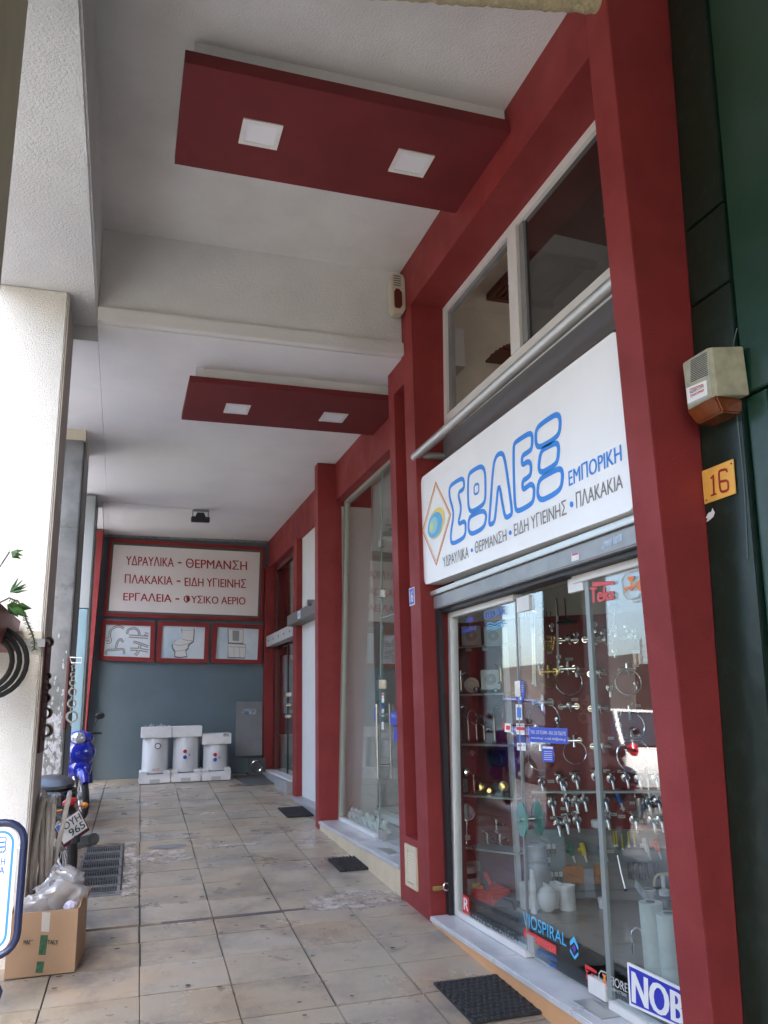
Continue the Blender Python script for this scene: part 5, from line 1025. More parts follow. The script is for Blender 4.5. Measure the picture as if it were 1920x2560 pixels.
SHB = mat('showroom_beige', (.42, .375, .32), .7); TL = mat('brown_tile', (.40, .17, .07), .35, var=.8, vscale=12, var_col=(.28, .10, .04))
G().box(2.06, 2.36, 8.2, 8.3, .45, 3.9).build('partition', SHB, R2); G().box(2.36, 2.62, 8.2, 8.3, 2.35, 3.9).build('partition', SHB, R2)
for k in range(6): G().box(2.365, 2.475, 8.2, 8.24, .50+k*.305, .50+k*.305+.30).build('tile', TL, R2)
G().box(2.0, 6.6, 5.3, 12, .40, .465).build('floor_board', mat('showroom_floor', (.38, .34, .30), .2), R2); G().box(2.2, 6.6, 10.6, 10.7, .46, 3.9).build('wall', mat('showroom_wall', (.55, .56, .54), .7), R2); G().box(6.5, 6.6, 5.3, 10.6, .46, 3.9).build('wall', SHB, R2)
for k in range(5):
    G().box(2.62+k*.31, 2.62+k*.31+.30, 10.57, 10.598, .5, 2.1).build('tile', TL, R2)
t = thing('shower_panel', (2.5, 8.3, 1.0), 'pale blue shower panel with round knobs inside the showroom', 'shower panel')
G().box(2.48, 2.62, 8.12, 8.18, 1.3, 2.32).build('panel', mat('panel_bluegrey', (.25, .35, .36), .3), t, bevel=.01)
for z in (1.5, 1.75): put('knob', G().lathe([(.028, 0), (.022, .03)], (2.55, 8.12, z), (0, -1, 0), 16), GREYM, t)
t = thing('soap_dispenser', (2.4, 8.15, 1.4), 'dark brown wall dispenser on the tiled strip inside the showroom', 'dispenser'); G().box(2.375, 2.46, 8.11, 8.195, 1.36, 1.58).build('body', mat('brown_gloss', (.10, .02, .02), .15), t, bevel=.02); G().box(2.385, 2.45, 8.10, 8.19, 1.30, 1.355).build('tray', GREYM, t, bevel=.01)
t = thing('motion_sensor', (2.13, 8.18, 2.6), 'small white sensor with a hanging loop on the showroom partition', 'sensor'); G().box(2.10, 2.16, 8.14, 8.197, 2.62, 2.76).build('body', WHITEP, t, bevel=.008); put('loop', G().torus((2.12, 8.17, 2.58), .04, .008, (1, .3, 0), 14, 6, 90, 270), WHITEP, t)
t = thing('vanity', (2.7, 8.4, .5), 'white bathroom cabinet standing inside the showroom', 'cabinet'); G().box(2.45, 2.95, 8.45, 8.8, .47, 1.13).build('body', WHITEP, t, bevel=.006); G().box(2.42, 2.98, 8.40, 8.82, 1.14, 1.20).build('top', WHITEP, t, bevel=.01); [put('knob', G().ell((2.6, 8.435, z), (.015, .012, .015), 10, 6), BRASS, t) for z in (.92, 1.02)]; G().box(2.56, 2.8, 8.42, 8.7, 1.205, 1.30).build('basin', WHITEP, t, bevel=.02)
t = thing('bathtub', (3, 7.2, .5), 'white glass sided tub standing inside the showroom', 'bathtub'); G().box(2.35, 3.3, 6.9, 7.9, .467, .52).build('base', WHITEP, t, bevel=.01); G().box(2.45, 2.47, 6.95, 7.85, .52, 1.0).build('side', GLASS, t); G().box(3.2, 3.25, 6.95, 7.85, .52, 1.0).build('side', WHITEP, t)
for x, c_, lab in ((2.62, mat('purple_roll', (.22, .10, .35), .5), 'upright purple panel inside the showroom'), (2.72, mat('green_roll', (.06, .45, .08), .5), 'upright bright green panel inside the showroom')): G().box(x, x+.08, 6.85, 6.87, .53, .85).build('panel', c_, label=lab, cat='panel')
t = thing('picture_poster', (3.0, 10.5, 2), 'pale poster of a basin hanging inside the showroom', 'poster'); G().box(2.75, 3.5, 10.54, 10.565, 2.2, 2.95).build('sheet', PB, t); g = G(); ribbon(g, [(2.95, 10.538, 2.7), (2.95, 10.538, 2.4), (3.15, 10.538, 2.3), (3.35, 10.538, 2.4), (3.35, 10.538, 2.7)], .03, (0, -1, 0), False); g.build('print', PM, t)
o = (2.42, 7.98, .49); t = thing('blue_bottle', o, 'small blue pump bottle near the showroom glass', 'bottle'); put('bottle', G().lathe([(.035, 0), (.035, .11), (.012, .13), (.012, .15)], o, n=16), mat('blue_bottle', (.03, .09, .25), .15), t); put('pump', G().tube([(2.42, 7.98, .64), (2.42, 7.98, .67), (2.39, 7.96, .67)], .005, 6), STEEL, t)
PLAS = mat('white_plaster', (.62, .68, .64), .6)
def cherub(x, y, z, k, lab):
    rr = random.Random(k); t = thing('plaster_figure', (x, y, z), lab, 'figurine', 'white plaster figurines along the showroom glass')
    g = G().ell((x, y, z+.04), (.035, .032, .042), 10, 6).ell((x+rr.uniform(-.01, .01), y, z+.095), (.022, .022, .024), 10, 6).ell((x+.02, y-.02, z+.03), (.02, .025, .018), 8, 5).ell((x-.025, y+.01, z+.055), (.018, .018, .03), 8, 5).tube([(x, y-.02, z+.07), (x-.03, y-.04, z+.05), (x-.02, y-.05, z+.02)], [.010, .009, .008], 7)
    g.build('figure', PLAS, t, smooth=True); return t
nm_ = ['farthest'] + ordn + ['tenth', 'eleventh', 'twelfth', 'nearest']
for k in range(13): cherub(2.07+.02*(k % 2), 7.48-k*.083, .470, k, f'{nm_[k]} white plaster figurine in the row behind the showroom glass'+('' if k in (0, 12) else ', counted from the far end'))

# ================================================================ THIRD BAY
W3 = thing('far_door', (2.0, 10.6, .64), 'dark red framed glass shop door at the far end of the shopfront', 'door')
DR = mat('dark_red_frame', (.10, .012, .012), .4)
G().box(2.06, 2.12, 11.40, 11.56, .64, 3.49).build('frame_post', DR, W3); G().box(2.06, 2.12, 9.66, 9.72, .64, 3.49).build('frame_post', DR, W3); G().box(2.06, 2.12, 9.72, 11.40, 3.40, 3.49).build('head', DR, W3)
G().box(2.085, 2.093, 9.721, 11.399, .66, 2.30).build('pane', GLASS, W3); G().box(2.085, 2.093, 9.721, 11.399, 2.49, 3.40).build('pane', GLASS, W3)
G().box(2.08, 2.10, 10.60, 10.62, .66, 2.30).build('door_edge', BLACKP, W3)
for z, w_ in ((1.62, .05), (1.50, .03), (1.35, .04)): G().box(2.05, 2.12, 10.58, 10.66, z, z+w_).build('lock', STEEL, W3)
G().box(1.94, 2.08, 9.70, 11.55, .641, .66).build('threshold', ALUW, W3)
t = thing('shutter_box', (2.0, 10.6, 2.33), 'pale grey shutter box with a row of dots above the far door', 'shutter'); G().box(1.955, 2.08, 9.662, 11.558, 2.325, 2.475).build('box', mat('shutter_grey', (.42, .41, .38), .5), t, bevel=.004)
for k in range(5): put('rivet', G().lathe([(.018, 0), (.012, .006)], (1.955, 9.85+k*.38, 2.40), (-1, 0, 0), 12), DGREY, t)
for k in range(3): t = G().lathe([(.035, 0), (.035, .85)], (2.25+.03*k, 10.9-.22*k, 2.50), n=14).build('tube', mat('cream_tube', (.55, .50, .44), .6), label=['left', 'middle', 'right'][k]+' upright cream tube behind the glass over the far door', cat='tube', group='upright tubes over the far door', smooth=True)
t = thing('plastic_roll', (2.3, 10.1, 2.5), 'thick upright roll of clear shiny plastic behind the glass over the far door', 'roll'); put('roll', G().lathe([(.09, 0), (.10, .4), (.09, .82), (.05, .88)], (2.28, 10.08, 2.5), n=18), mat('shiny_film', (.50, .52, .52), .12, spec=.9), t); put('band', G().torus((2.28, 10.08, 3.2), .097, .006, (0, 0, 1), 18, 5), WHITEP, t)
R3 = thing('back_shop', (3, 10.5, .6), 'narrow shop interior seen through the far door', 'room'); G().box(2.12, 3.4, 11.6, 11.7, .6, 3.5).build('wall', mat('back_shop_wall', (.20, .03, .03), .6), R3); G().box(3.4, 3.5, 9.5, 11.7, .6, 3.5).build('wall', SHB, R3); G().box(2.12, 3.4, 9.5, 11.6, .60, .645).build('floor_board', SHB, R3); G().box(2.12, 3.4, 9.45, 9.5, .6, 3.5).build('wall', SHB, R3); G().box(2.12, 3.4, 9.5, 11.6, 2.4, 2.48).build('ceiling_board', SHB, R3)
t = thing('wall_boiler', (2.5, 11.4, 1.3), 'white wall boiler seen through the far door', 'boiler'); G().box(2.18, 2.52, 11.3, 11.598, 1.4, 2.2).build('case', ENAM, t, bevel=.01); G().box(2.24, 2.46, 11.29, 11.3, 1.45, 1.55).build('panel', GREYM, t)
t = thing('shop_cabinet', (2.4, 11.3, .64), 'white glass shelved cabinet on the floor behind the far door', 'cabinet'); G().box(2.16, 2.6, 11.2, 11.55, .647, 1.1).build('body', mat('cabinet_mint', (.40, .48, .46), .4), t, bevel=.005); G().box(2.15, 2.62, 11.19, 11.56, 1.102, 1.12).build('top', WHITEP, t)
t = thing('canopy', (1.9, 8.9, 2.43), 'dark grey flat canopy carrying a house number over the white wall', 'canopy'); G().box(1.875, 2.03, 8.0, 9.60, 2.43, 2.555).build('beam', mat('canopy_grey', (.13, .12, .115), .5), t, bevel=.004); put('pipe_end', G().lathe([(.035, 0), (.035, .09), (.02, .09), (.02, .08)], (1.93, 8.32, 2.56), (-1, 0, 0), 16), GREYM, t)
t = thing('number_plate', (1.87, 8.9, 2.47), 'small white house number 18 on the dark canopy', 'number plate'); G().box(1.868, 1.8745, 8.83, 8.96, 2.455, 2.535).build('plate', PAPER, t); textg('18', [(1.867, 8.94, 2.465), (1.867, 8.85, 2.465), (1.867, 8.85, 2.525), (1.867, 8.94, 2.525)], .03).build('lettering', GRB, t)
# door mats
RM_ = mat('mat_rubber', (.022, .022, .023), .65, bump=.2, bscale=120)
def doormat(x0, x1, y0, y1, lab, style, sk=0):
    t = thing('doormat', ((x0+x1)/2, (y0+y1)/2, fz(y0)), lab, 'doormat', 'rubber doormats in front of the doors'); S_ = Vector((0, 0, 0))
    def pt(x, y, z): return (x+sk*(y-y0), y, fz(y)+z)
    def hx(a, b, c, d, z0, z1): return [pt(a, c, z0), pt(b, c, z0), pt(b, d, z0), pt(a, d, z0), pt(a, c, z1), pt(b, c, z1), pt(b, d, z1), pt(a, d, z1)]
    G().hexa(hx(x0, x1, y0, y1, .004, .012)).build('base', RM_, t)
    g = G()
    if style == 'scales':
        ny, nx = 13, 11; dy, dx = (y1-y0)/ny, (x1-x0)/nx
        for i in range(ny):
            for j in range(nx):
                a, c = x0+j*dx+(dx*.5 if i % 2 else 0), y0+i*dy
                if a+dx > x1+.01: continue
                g.add([pt(a+.002, c, .0125), pt(a+dx-.002, c, .0125), pt(a+dx*.85, c+dy*1.1, .013), pt(a+dx*.15, c+dy*1.1, .013), pt(a+dx*.25, c+dy*.1, .021), pt(a+dx*.75, c+dy*.1, .021)], [(0, 1, 5, 4), (1, 2, 5), (2, 3, 4, 5), (3, 0, 4)])
    else:
        n = 11
        for i in range(n):
            a = x0+(x1-x0)*i/n
            m2 = 14
            for j in range(m2):
                c = y0+(y1-y0)*j/m2; o_ = .004*(j % 2)
                g.hexa(hx(a+.004+o_, a+(x1-x0)/n-.008+o_, c+.001, c+(y1-y0)/m2-.002, .012, .019))
    g.build('ridges', RM_, t); C.objects[-1]['kind'] = 'stuff'
doormat(1.475, 1.80, 3.48, 3.93, 'near ribbed black doormat of scale-like rubber pads', 'scales'); doormat(1.585, 1.89, 6.07, 6.46, 'middle black doormat with straight rubber ridges', 'ridges'); doormat(1.625, 1.89, 8.25, 8.78, 'farthest plain dark doormat before the white wall', 'ridges')
g = G(); g.hexa([(1.55, 10.5, fz(10.5)), (1.97, 10.5, fz(10.5)), (1.97, 11.4, fz(11.4)), (1.50, 11.4, fz(11.4)), (1.55, 10.5, fz(10.5)+.012), (1.97, 10.5, fz(10.5)+.012), (1.97, 11.4, fz(11.4)+.012), (1.50, 11.4, fz(11.4)+.012)]); g.build('floor_mat', mat('dark_carpet', (.10, .10, .095), .9, bump=.4, bscale=90), label='worn dark grey floor mat before the far door', cat='doormat')

# ================================================================ NEIGHBOUR ON THE RIGHT
NB = thing('neighbour_shopfront', (2.1, 1.5, 0), 'dark green shopfront with black marble strip at the right edge', 'building')
mx_ = lambda z: 1.88+.053*z
def wl(a, b, y0, y1, z0, z1): return G().hexa([(mx_(z)+d, y, z) for z in (z0, z1) for d, y in ((a, y0), (b, y0), (b, y1), (a, y1))])
for z0, z1 in ((0, 2.97), (2.975, 3.30), (3.305, 4.7)):
    wl(0, .2, 2.12, 2.339, z0, z1-.004).build('marble_slab', DMARB, NB, bevel=.003)
wl(.012, .2, -9, 2.118, 2.52, 4.7).build('fascia', GREEN, NB, bevel=.004)
wl(.02, .2, 2.02, 2.115, 0, 2.51).build('moulding', GREEN, NB, bevel=.003); wl(.05, .2, 1.97, 2.018, 0, 2.51).build('moulding', GREEN, NB); wl(.015, .2, 1.93, 1.968, 0, 2.50).build('moulding', GREEN, NB, bevel=.003)
wl(.06, .2, 1.2, 1.928, 0, 2.42).build('door', mat('green_dark', (.008, .03, .018), .35), NB); wl(.03, .2, 1.2, 1.928, 2.42, 2.515).build('door_head', GREEN, NB)
wl(.012, .2, -9, 1.198, 0, 2.519).build('lower_wall', GREEN, NB)
G().box(2.26, 8.0, -9, 2.28, -1, 5.99).build('back_building', mat('shop_plaster', (1, 1, 1)), NB)
G().box(2.13, 2.25, -9, 2.33, 4.71, 6.0).build('upper_wall', mat('neighbour_plaster', (.30, .29, .27), .85), NB)
def cr(x, y): return (1680+x*.2623, 820+y*.2621)
def rq(x, y, d=0): return at(*cr(x, y), (1, 0, -.053), 1.88-d)
wl(-.001, .0, 2.125, 2.335, 2.9, 2.901)
g = G(); ribbon(g, [rq(620, 0, .002), rq(575, 180, .002), rq(610, 760, .002), rq(690, 1500, .002), rq(720, 2200, .002)], .006, (-1, 0, 0), False); g.build('sealant', mat('sealant', (.09, .12, .10), .6), NB)
disc(G(), [rq(x, y, .002) for x, y in ((385, 1715), (408, 1760), (395, 1800), (350, 1840), (325, 1850), (340, 1820), (320, 1812), (345, 1765), (375, 1750))]).build('paper_scrap', PAPER, NB)
t = thing('number_plate', tuple(rq(450, 1460)), 'yellow house number 16 on the black marble strip at the right', 'number plate')
Pn = [rq(318, 1682, .004), rq(614, 1578, .004), rq(588, 1250, .004), rq(292, 1368, .004)]
G().prism(Pn, (-.004, 0, 0)).build('plate', YEL, t)
def rr2(pts, m_=DRED, w_=.009, closed=False, rounds=0, d=.0095): ribbon(G(), [rq(*p, d) for p in pts], w_, (-1, 0, 0), closed, rounds).build('lettering', m_, t)
rr2([(368, 1438), (392, 1400), (400, 1590)], rounds=0); rr2([(370, 1600), (424, 1580)], w_=.006)
rr2([(525, 1375), (518, 1345), (450, 1362), (446, 1400), (458, 1545), (478, 1565), (530, 1548), (538, 1520), (530, 1450), (460, 1466)], w_=.009, rounds=1)
for p in ((566, 1292), (330, 1643)): put('screw', G().lathe([(.004, 0), (.003, .003)], rq(*p, .008), (-1, 0, 0), 8), DGREY, t)
# alarm box
t = thing('alarm_box', tuple(rq(330, 560)), 'cream alarm box with slotted grille and orange lens on the black marble', 'alarm box')
XF = 1.905
def fq(x, y, X=XF): return atX(*cr(x, y), X)
OLD = mat('old_cream', (.38, .365, .25), .5, bump=.15, bscale=40, var=.6, vscale=14, var_col=(.22, .21, .14))
a, b, c, d = fq(125, 785), fq(400, 655), fq(368, 175), fq(90, 335)
yl, yr = (a.y+d.y)/2, (b.y+c.y)/2; zt, zb_ = (c.z+d.z)/2, (a.z+b.z)/2; xb = mx_(zt)-.002
yr2 = yr-.035
g = G(); n = 5; pr = [(xb, yl+.02), (XF+.01, yl), (XF, yl-.012), (XF, yr+.012), (XF+.012, yr), (xb, yr2)]
g.add([(x, y, zb_) for x, y in pr]+[(x, y, zt) for x, y in pr], [(5, 4, 3, 2, 1, 0), (6, 7, 8, 9, 10, 11)]+[(i, (i+1) % 6, (i+1) % 6+6, i+6) for i in range(6)]); g.build('housing', OLD, t, bevel=.003)
AMB = mat('amber_lens', (.20, .05, .012), .15, coat=.6, var=.5, vscale=30)
g = G(); g.hexa([(XF+.03, yr+.01, zb_-.055), (xb, yr+.005, zb_-.055), (xb, yl-.0, zb_-.055), (XF+.03, yl-.01, zb_-.055), (XF-.002, yr-.0, zb_-.001), (xb, yr-.0, zb_-.001), (xb, yl, zb_-.001), (XF-.002, yl, zb_-.001)]); g.build('lens', AMB, t, bevel=.006)
for k in range(13):
    A_ = fq(178, 318+k*16.5); B_2 = fq(330+k*1.1, 232+k*17.5)
    G().hexa([A_+Vector((-.0008, 0, -.0016)), B_2+Vector((-.0008, 0, -.0016)), B_2+Vector((.004, 0, -.0016)), A_+Vector((.004, 0, -.0016)), A_+Vector((-.0008, 0, .0016)), B_2+Vector((-.0008, 0, .0016)), B_2+Vector((.004, 0, .0016)), A_+Vector((.004, 0, .0016))]).build('slot', BLACKP, t)
disc(G(), [fq(x, y, XF-.0012) for x, y in ((148, 725), (340, 650), (328, 495), (135, 575))]).build('sticker', PAPER, t)
textg('RESECOM', [fq(172, 628, XF-.002), fq(302, 568, XF-.002), fq(298, 540, XF-.002), (fq(170, 600, XF-.002))], .02).build('lettering', DGR, t)
textg('ΣΥΝΑΓΕΡΜΟΙ', [fq(175, 665, XF-.002), fq(304, 605, XF-.002), fq(302, 578, XF-.002), (fq(174, 640, XF-.002))], .04).build('lettering', REDS, t)
disc(G(), [fq(x, y, XF-.002) for x, y in ((168, 592), (298, 538), (297, 530), (167, 583))]).build('lettering', REDS, t)
disc(G(), [fq(x, y, XF-.002) for x, y in ((155, 745), (340, 655), (340, 635), (153, 722))]).build('sticker', mat('sticker_greyish', (.40, .40, .37), .6), t)
# wrapped pipe at the top
t = thing('wrapped_pipe', (1.82, 2.45, 4.38), 'beige wrapped pipe crossing under the ceiling beside the near pillar', 'pipe')
A_ = Vector((1.815, 2.40, 4.395)); B_2 = atZ(1150, -12, 4.46)
g = G(); pts = []; rad = []; rr = random.Random(3)
for k in range(70):
    pts.append(A_.lerp(B_2+(B_2-A_)*1.2, k/69)); rad.append(.036+rr.uniform(-.004, .004)+(.003 if k % 3 == 0 else 0))
g.tube(pts, rad, 14); g.build('lagging', mat('lagging', (.42, .36, .22), .85, bump=1.0, bscale=50, var=.6, vscale=20, var_col=(.26, .22, .13)), t, smooth=True, auto=60)
put('pipe', G().tube([A_+(A_-B_2).normalized()*.012, A_], .022, 12), DGREY, t)
#END4
# ================================================================ THINGS ON THE LEFT
def c5(x, y): return (x*.3663, 1750+y*.3663)
def cl(x, y): return (x*.2261, 1250+y*.2261)
YA = 4.12
def a5(x, y, Y=YA): return atY(*c5(x, y), Y)
NAVY = mat('navy_tube', (.012, .022, .075), .35, coat=.3)
t = thing('advertising_board', (-.6, YA, fz(YA)), 'white pavement sign in a dark blue tube frame at the left edge', 'sign')
w0 = a5(150, 1000).x+.008; z1 = a5(80, 835).z; z0 = a5(60, 1740).z
xl = w0-.56
path = []
for cx, cz, a0 in ((w0-.085, z1-.085, 0), (xl+.085, z1-.085, 90), (xl+.085, z0+.085, 180), (w0-.085, z0+.085, 270)):
    path += [(cx+.085*math.cos(math.radians(a0+k*18)), YA, cz+.085*math.sin(math.radians(a0+k*18))) for k in range(6)]
put('tube_frame', G().tube(path, .0165, 10, closed=True), NAVY, t)
put('leg', G().tube([(w0-.09, YA, z0+.005), (w0-.085, YA-.02, z0-.07), (w0-.05, YA-.04, z0-.13), (w0-.06, YA-.06, fz(YA)+.10), (w0-.12, YA-.10, fz(YA)+.02)], .0155, 10), NAVY, t)
put('leg', G().tube([(w0-.11, YA+.02, z0+.02), (w0-.09, YA+.08, z0-.10), (w0-.12, YA+.16, fz(YA)+.04)], .0155, 10), NAVY, t)
put('leg', G().tube([(xl+.09, YA, z0+.005), (xl+.06, YA-.04, z0-.12), (xl+.1, YA-.10, fz(YA)+.02)], .0155, 10), NAVY, t)
x1_, zt_, zb2 = a5(118, 1000).x, a5(80, 865).z, a5(80, 1715).z
def rrect(x0, x1, z0_, z1_, r, Y, n=5):
    out = []
    for cx, cz, a0 in ((x1-r, z1_-r, 0), (x0+r, z1_-r, 90), (x0+r, z0_+r, 180), (x1-r, z0_+r, 270)): out += [Vector((cx+r*math.cos(math.radians(a0+90*k/n)), Y, cz+r*math.sin(math.radians(a0+90*k/n)))) for k in range(n+1)]
    return out
xL = xl+.035
G().prism(rrect(xL, x1_, zb2, zt_, .06, YA-.004), (0, .008, 0)).build('panel', SIGNW, t)
ribbon(G(), rrect(xL+.02, x1_-.018, zb2+.02, zt_-.018, .05, YA-.0055), .010, (0, -1, 0), True, 0).build('print', mat('light_blue_line', (.05, .30, .72), .4), t)
for k, (s_, z, h) in enumerate((('ΕΜΠΟΡΙΚΗ', a5(0, 1048).z, .016), ('ΘΕΡΜΑΝΣΗ', a5(0, 1125).z, .030), ('ΠΛΑΚΑΚΙΑ', a5(0, 1185).z, .030), ('ΕΙΔΗ ΥΓΙΕΙΝΗΣ', a5(0, 1250).z-.0, .0))):
    if h: xr_ = a5(44 if k else 32, 1000).x; textg(s_, [(xr_-(.15 if k else .10), YA-.006, z), (xr_, YA-.006, z), (xr_, YA-.006, z+h), (xr_-(.15 if k else .10), YA-.006, z+h)], .01).build('lettering', GRB, t)
xr_ = a5(40, 1000).x
for k in range(3):
    z = a5(0, 955+k*32).z; ribbon(G(), rrect(xr_-.085, xr_, z-.011, z+.011, .010, YA-.006), .004, (0, -1, 0), True, 0).build('lettering', BLUE, t)
put('clip', G().tube([a5(98, 1015), a5(150, 1012)], .005, 6), STEEL, t)
# cardboard box with plastic bag
YB = 4.65
q = lambda x, y, Y=YB: atY(*c5(x, y), Y)
bx0, bx1 = q(30, 1860).x, q(508, 1860).x; bz0 = fz(YB)+.005; bz1 = q(300, 1443).z; dB = .30
t = thing('cardboard_box', ((bx0+bx1)/2, YB, bz0), 'open brown cardboard box with green tape and printed words, holding clear plastic', 'box')
th = .006
G().box(bx0, bx1, YB, YB+th, bz0, bz1).build('front_panel', CARD, t); G().hexa([(bx1-th, YB+th, bz0), (bx1, YB, bz0), (bx1+.035, YB+dB, bz0), (bx1+.029, YB+dB, bz0), (bx1-th, YB+th, bz1), (bx1, YB, bz1), (bx1+.035, YB+dB, bz1), (bx1+.029, YB+dB, bz1)]).build('side_panel', CARD, t)
G().hexa([(bx0, YB+th, bz0), (bx0+th, YB+th, bz0), (bx0+th, 4.81, bz0), (bx0, 4.81, bz0), (bx0, YB+th, bz1), (bx0+th, YB+th, bz1), (bx0+th, 4.81, bz1), (bx0, 4.81, bz1)]).build('side_panel', CARD, t); G().box(-.395, bx1+.03, YB+dB-th, YB+dB, bz0, bz1+.03).build('back_panel', CARDIN, t)
G().hexa([(bx1+.002, YB+.02, bz1-.002), (bx1+.008, YB+.02, bz1-.002), (bx1+.040, YB+dB-.02, bz1-.002), (bx1+.034, YB+dB-.02, bz1-.002), (bx1+.010, YB+.03, bz1+.035), (bx1+.014, YB+.03, bz1+.035), (bx1+.058, YB+dB-.03, bz1+.05), (bx1+.052, YB+dB-.03, bz1+.05)]).build('flap', CARDIN, t)
G().box(bx0+th, bx1-th, YB+th, 4.81, bz0, bz0+.01).build('bottom', CARDIN, t)
def bd(pts, m_, nm, d=.0012): disc(G(), [q(*p, YB-d) for p in pts]).build(nm, m_, t)
GT = mat('green_tape', (.02, .09, .04), .35, var=.5, vscale=60, var_col=(.08, .20, .12))
bd([(240, 1862), (290, 1862), (303, 1785), (253, 1785)], GT, 'tape'); bd([(262, 1740), (312, 1740), (328, 1605), (277, 1605)], GT, 'tape'); bd([(280, 1580), (335, 1582), (345, 1450), (288, 1448)], mat('clear_tape', (.55, .52, .48), .25), 'tape')
textg('MADE', [q(162, 1668, YB-.002), q(228, 1668, YB-.002), q(228, 1638, YB-.002), q(162, 1638, YB-.002)], .04).build('lettering', DGR, t); textg('ITALY', [q(318, 1668, YB-.002), q(398, 1668, YB-.002), q(398, 1638, YB-.002), q(318, 1638, YB-.002)], .04).build('lettering', DGR, t)
bd([(205, 1668), (232, 1668), (225, 1640), (208, 1650)], CARD, 'scuff', .003)
t = thing('plastic_bag', ((bx0+bx1)/2, YB+.1, bz1-.05), 'crumpled clear plastic bag bulging out of the cardboard box', 'bag')
def crumple(g, seed, amp):
    rr = random.Random(seed)
    from mathutils import noise
    for i, v in enumerate(g.v):
        n = noise.noise_vector(v*14+Vector((seed, 0, 0))); n2 = noise.noise_vector(v*38)
        g.v[i] = v+n*amp+n2*amp*.45
    return g
crumple(G().ell((bx0+.22, YB+.15, bz1+.05), (.11, .10, .13), 30, 18), 2, .055).build('film', BAG, t, smooth=True, auto=70); crumple(G().ell((bx0+.11, YB+.09, bz1-.0), (.10, .06, .06), 26, 14), 5, .04).build('film', BAG, t, smooth=True, auto=70)
crumple(G().ell((bx1-.04, YB+.08, bz1-.005), (.035, .03, .03), 14, 8), 9, .012).build('paper', mat('bluish_paper', (.62, .62, .80), .7), t)
t = thing('waste_carton', (-.33, 5.2, fz(5.2)), 'smaller torn brown carton full of brown scraps behind the big box', 'box')
G().box(-.42, -.18, 5.12, 5.36, fz(5.1), .50).build('sides', CARDIN, t); crumple(G().ell((-.30, 5.22, .52), (.12, .10, .05), 20, 10), 4, .05).build('scraps', mat('brown_scraps', (.10, .05, .03), .8), t)
# hose coils
HOSE = mat('grey_hose', (.55, .50, .44), .6, var=.4, vscale=20)
t = thing('hose_coil', (-.4, 4.95, fz(5)), 'thick coil of pale grey hose leaning on the white column', 'hose')
for k in range(7):
    path = [(-.400+.012*k+.018*math.sin(a*1.0+k)+(.06 if k == 6 else 0)*(math.sin(a)*.5+.5), 5.10+.03*k+(.13+.010*(k % 3))*math.cos(a), .74+(.27+.012*(k % 4))*math.sin(a)) for a in [j*math.pi*2/28 for j in range(28)]]
    put('hose', G().tube(path, .0135, 8, closed=True), HOSE, t)
# planter with plant, black hose
t = thing('planter', (-.65, 4.2, 1.79), 'dark red planter box fixed to the white column at the left edge', 'planter')
PR = mat('planter_red', (.17, .028, .022), .5, var=.6, vscale=5, var_col=(.11, .02, .018))
pz0, pz1, px = 1.815, 1.985, -.536
G().hexa([(-.78, 3.7, pz0), (px-.02, 3.7, pz0), (px-.02, 4.79, pz0), (-.78, 4.79, pz0), (-.80, 3.7, pz1), (px, 3.7, pz1), (px, 4.79, pz1), (-.80, 4.79, pz1)]).build('box', PR, t, bevel=.004)
G().box(-.78, px-.02, 3.72, 4.53, pz1, pz1+.01).build('soil', mat('soil', (.03, .02, .015), .9), t)
G().box(-.57, -.425, 4.80, 4.818, 1.89, 1.93).build('bracket', mat('cream_bar', (.48, .45, .36), .6), t); G().box(-.52, -.405, 4.785, 4.799, 1.845, 1.888).build('bracket', GREYM, t)
t = thing('trailing_plant', (-.6, 4.2, 1.97), 'spiky trailing green plant growing from the dark red planter', 'plant')
LF = mat('leaf_green', (.035, .10, .02), .45, var=.5, vscale=20, var_col=(.02, .05, .015)); STM = mat('stem', (.06, .06, .035), .7)
stem = [Vector((-.62, 4.25, 1.99)), Vector((-.54, 4.28, 2.045)), Vector((-.50, 4.3, 2.03)), Vector((-.475, 4.32, 1.985)), Vector((-.455, 4.33, 1.93)), Vector((-.432, 4.34, 1.885)), Vector((-.418, 4.35, 1.84)), Vector((-.414, 4.36, 1.79))]
S2 = []
for i in range(len(stem)-1): S2 += [stem[i].lerp(stem[i+1], k/5) for k in range(5)]
put('stem', G().tube(S2, .0042, 6), STM, t)
rr = random.Random(8)
def leaf(p, d, L_, w_):
    d = d.normalized(); s_ = d.cross(Vector((rr.uniform(-.5, .5), rr.uniform(-1, 0), rr.uniform(-.3, .8)))).normalized()*w_; u = s_.cross(d).normalized()*w_*.35
    return G().add([p, p+d*L_*.4+s_-u, p+d*L_, p+d*L_*.4-s_-u, p+d*L_*.45+u], [(0, 1, 4), (1, 2, 4), (2, 3, 4), (3, 0, 4)])
for k, p in enumerate(S2[6:]):
    for s_ in (-1, 1): leaf(p, Vector((rr.uniform(.2, 1)*s_, rr.uniform(-.6, .2), rr.uniform(-.9, .1))), .022, .003).build('leaf', LF, t)
for k in range(9): leaf(Vector((-.53, 4.2, 2.06)), Vector((rr.uniform(.2, 1), rr.uniform(-.5, .5), rr.uniform(.0, .9))), .09, .008).build('leaf', LF, t)
for k in range(7): leaf(Vector((-.52+rr.uniform(-.02, .03), 4.2, 2.0)), Vector((rr.uniform(.3, 1), rr.uniform(-.5, .5), rr.uniform(-.9, .1))), .08, .022).build('leaf', LF, t)
for k in range(3): leaf(Vector((-.54, 4.2, 2.26)), Vector((1, rr.uniform(-.5, .5), rr.uniform(-.8, .3))), .06, .022).build('leaf', LF, t)
put('stem', G().tube([(-.62, 4.2, 1.97), (-.60, 4.2, 2.15), (-.545, 4.2, 2.26)], .004, 6), STM, t)
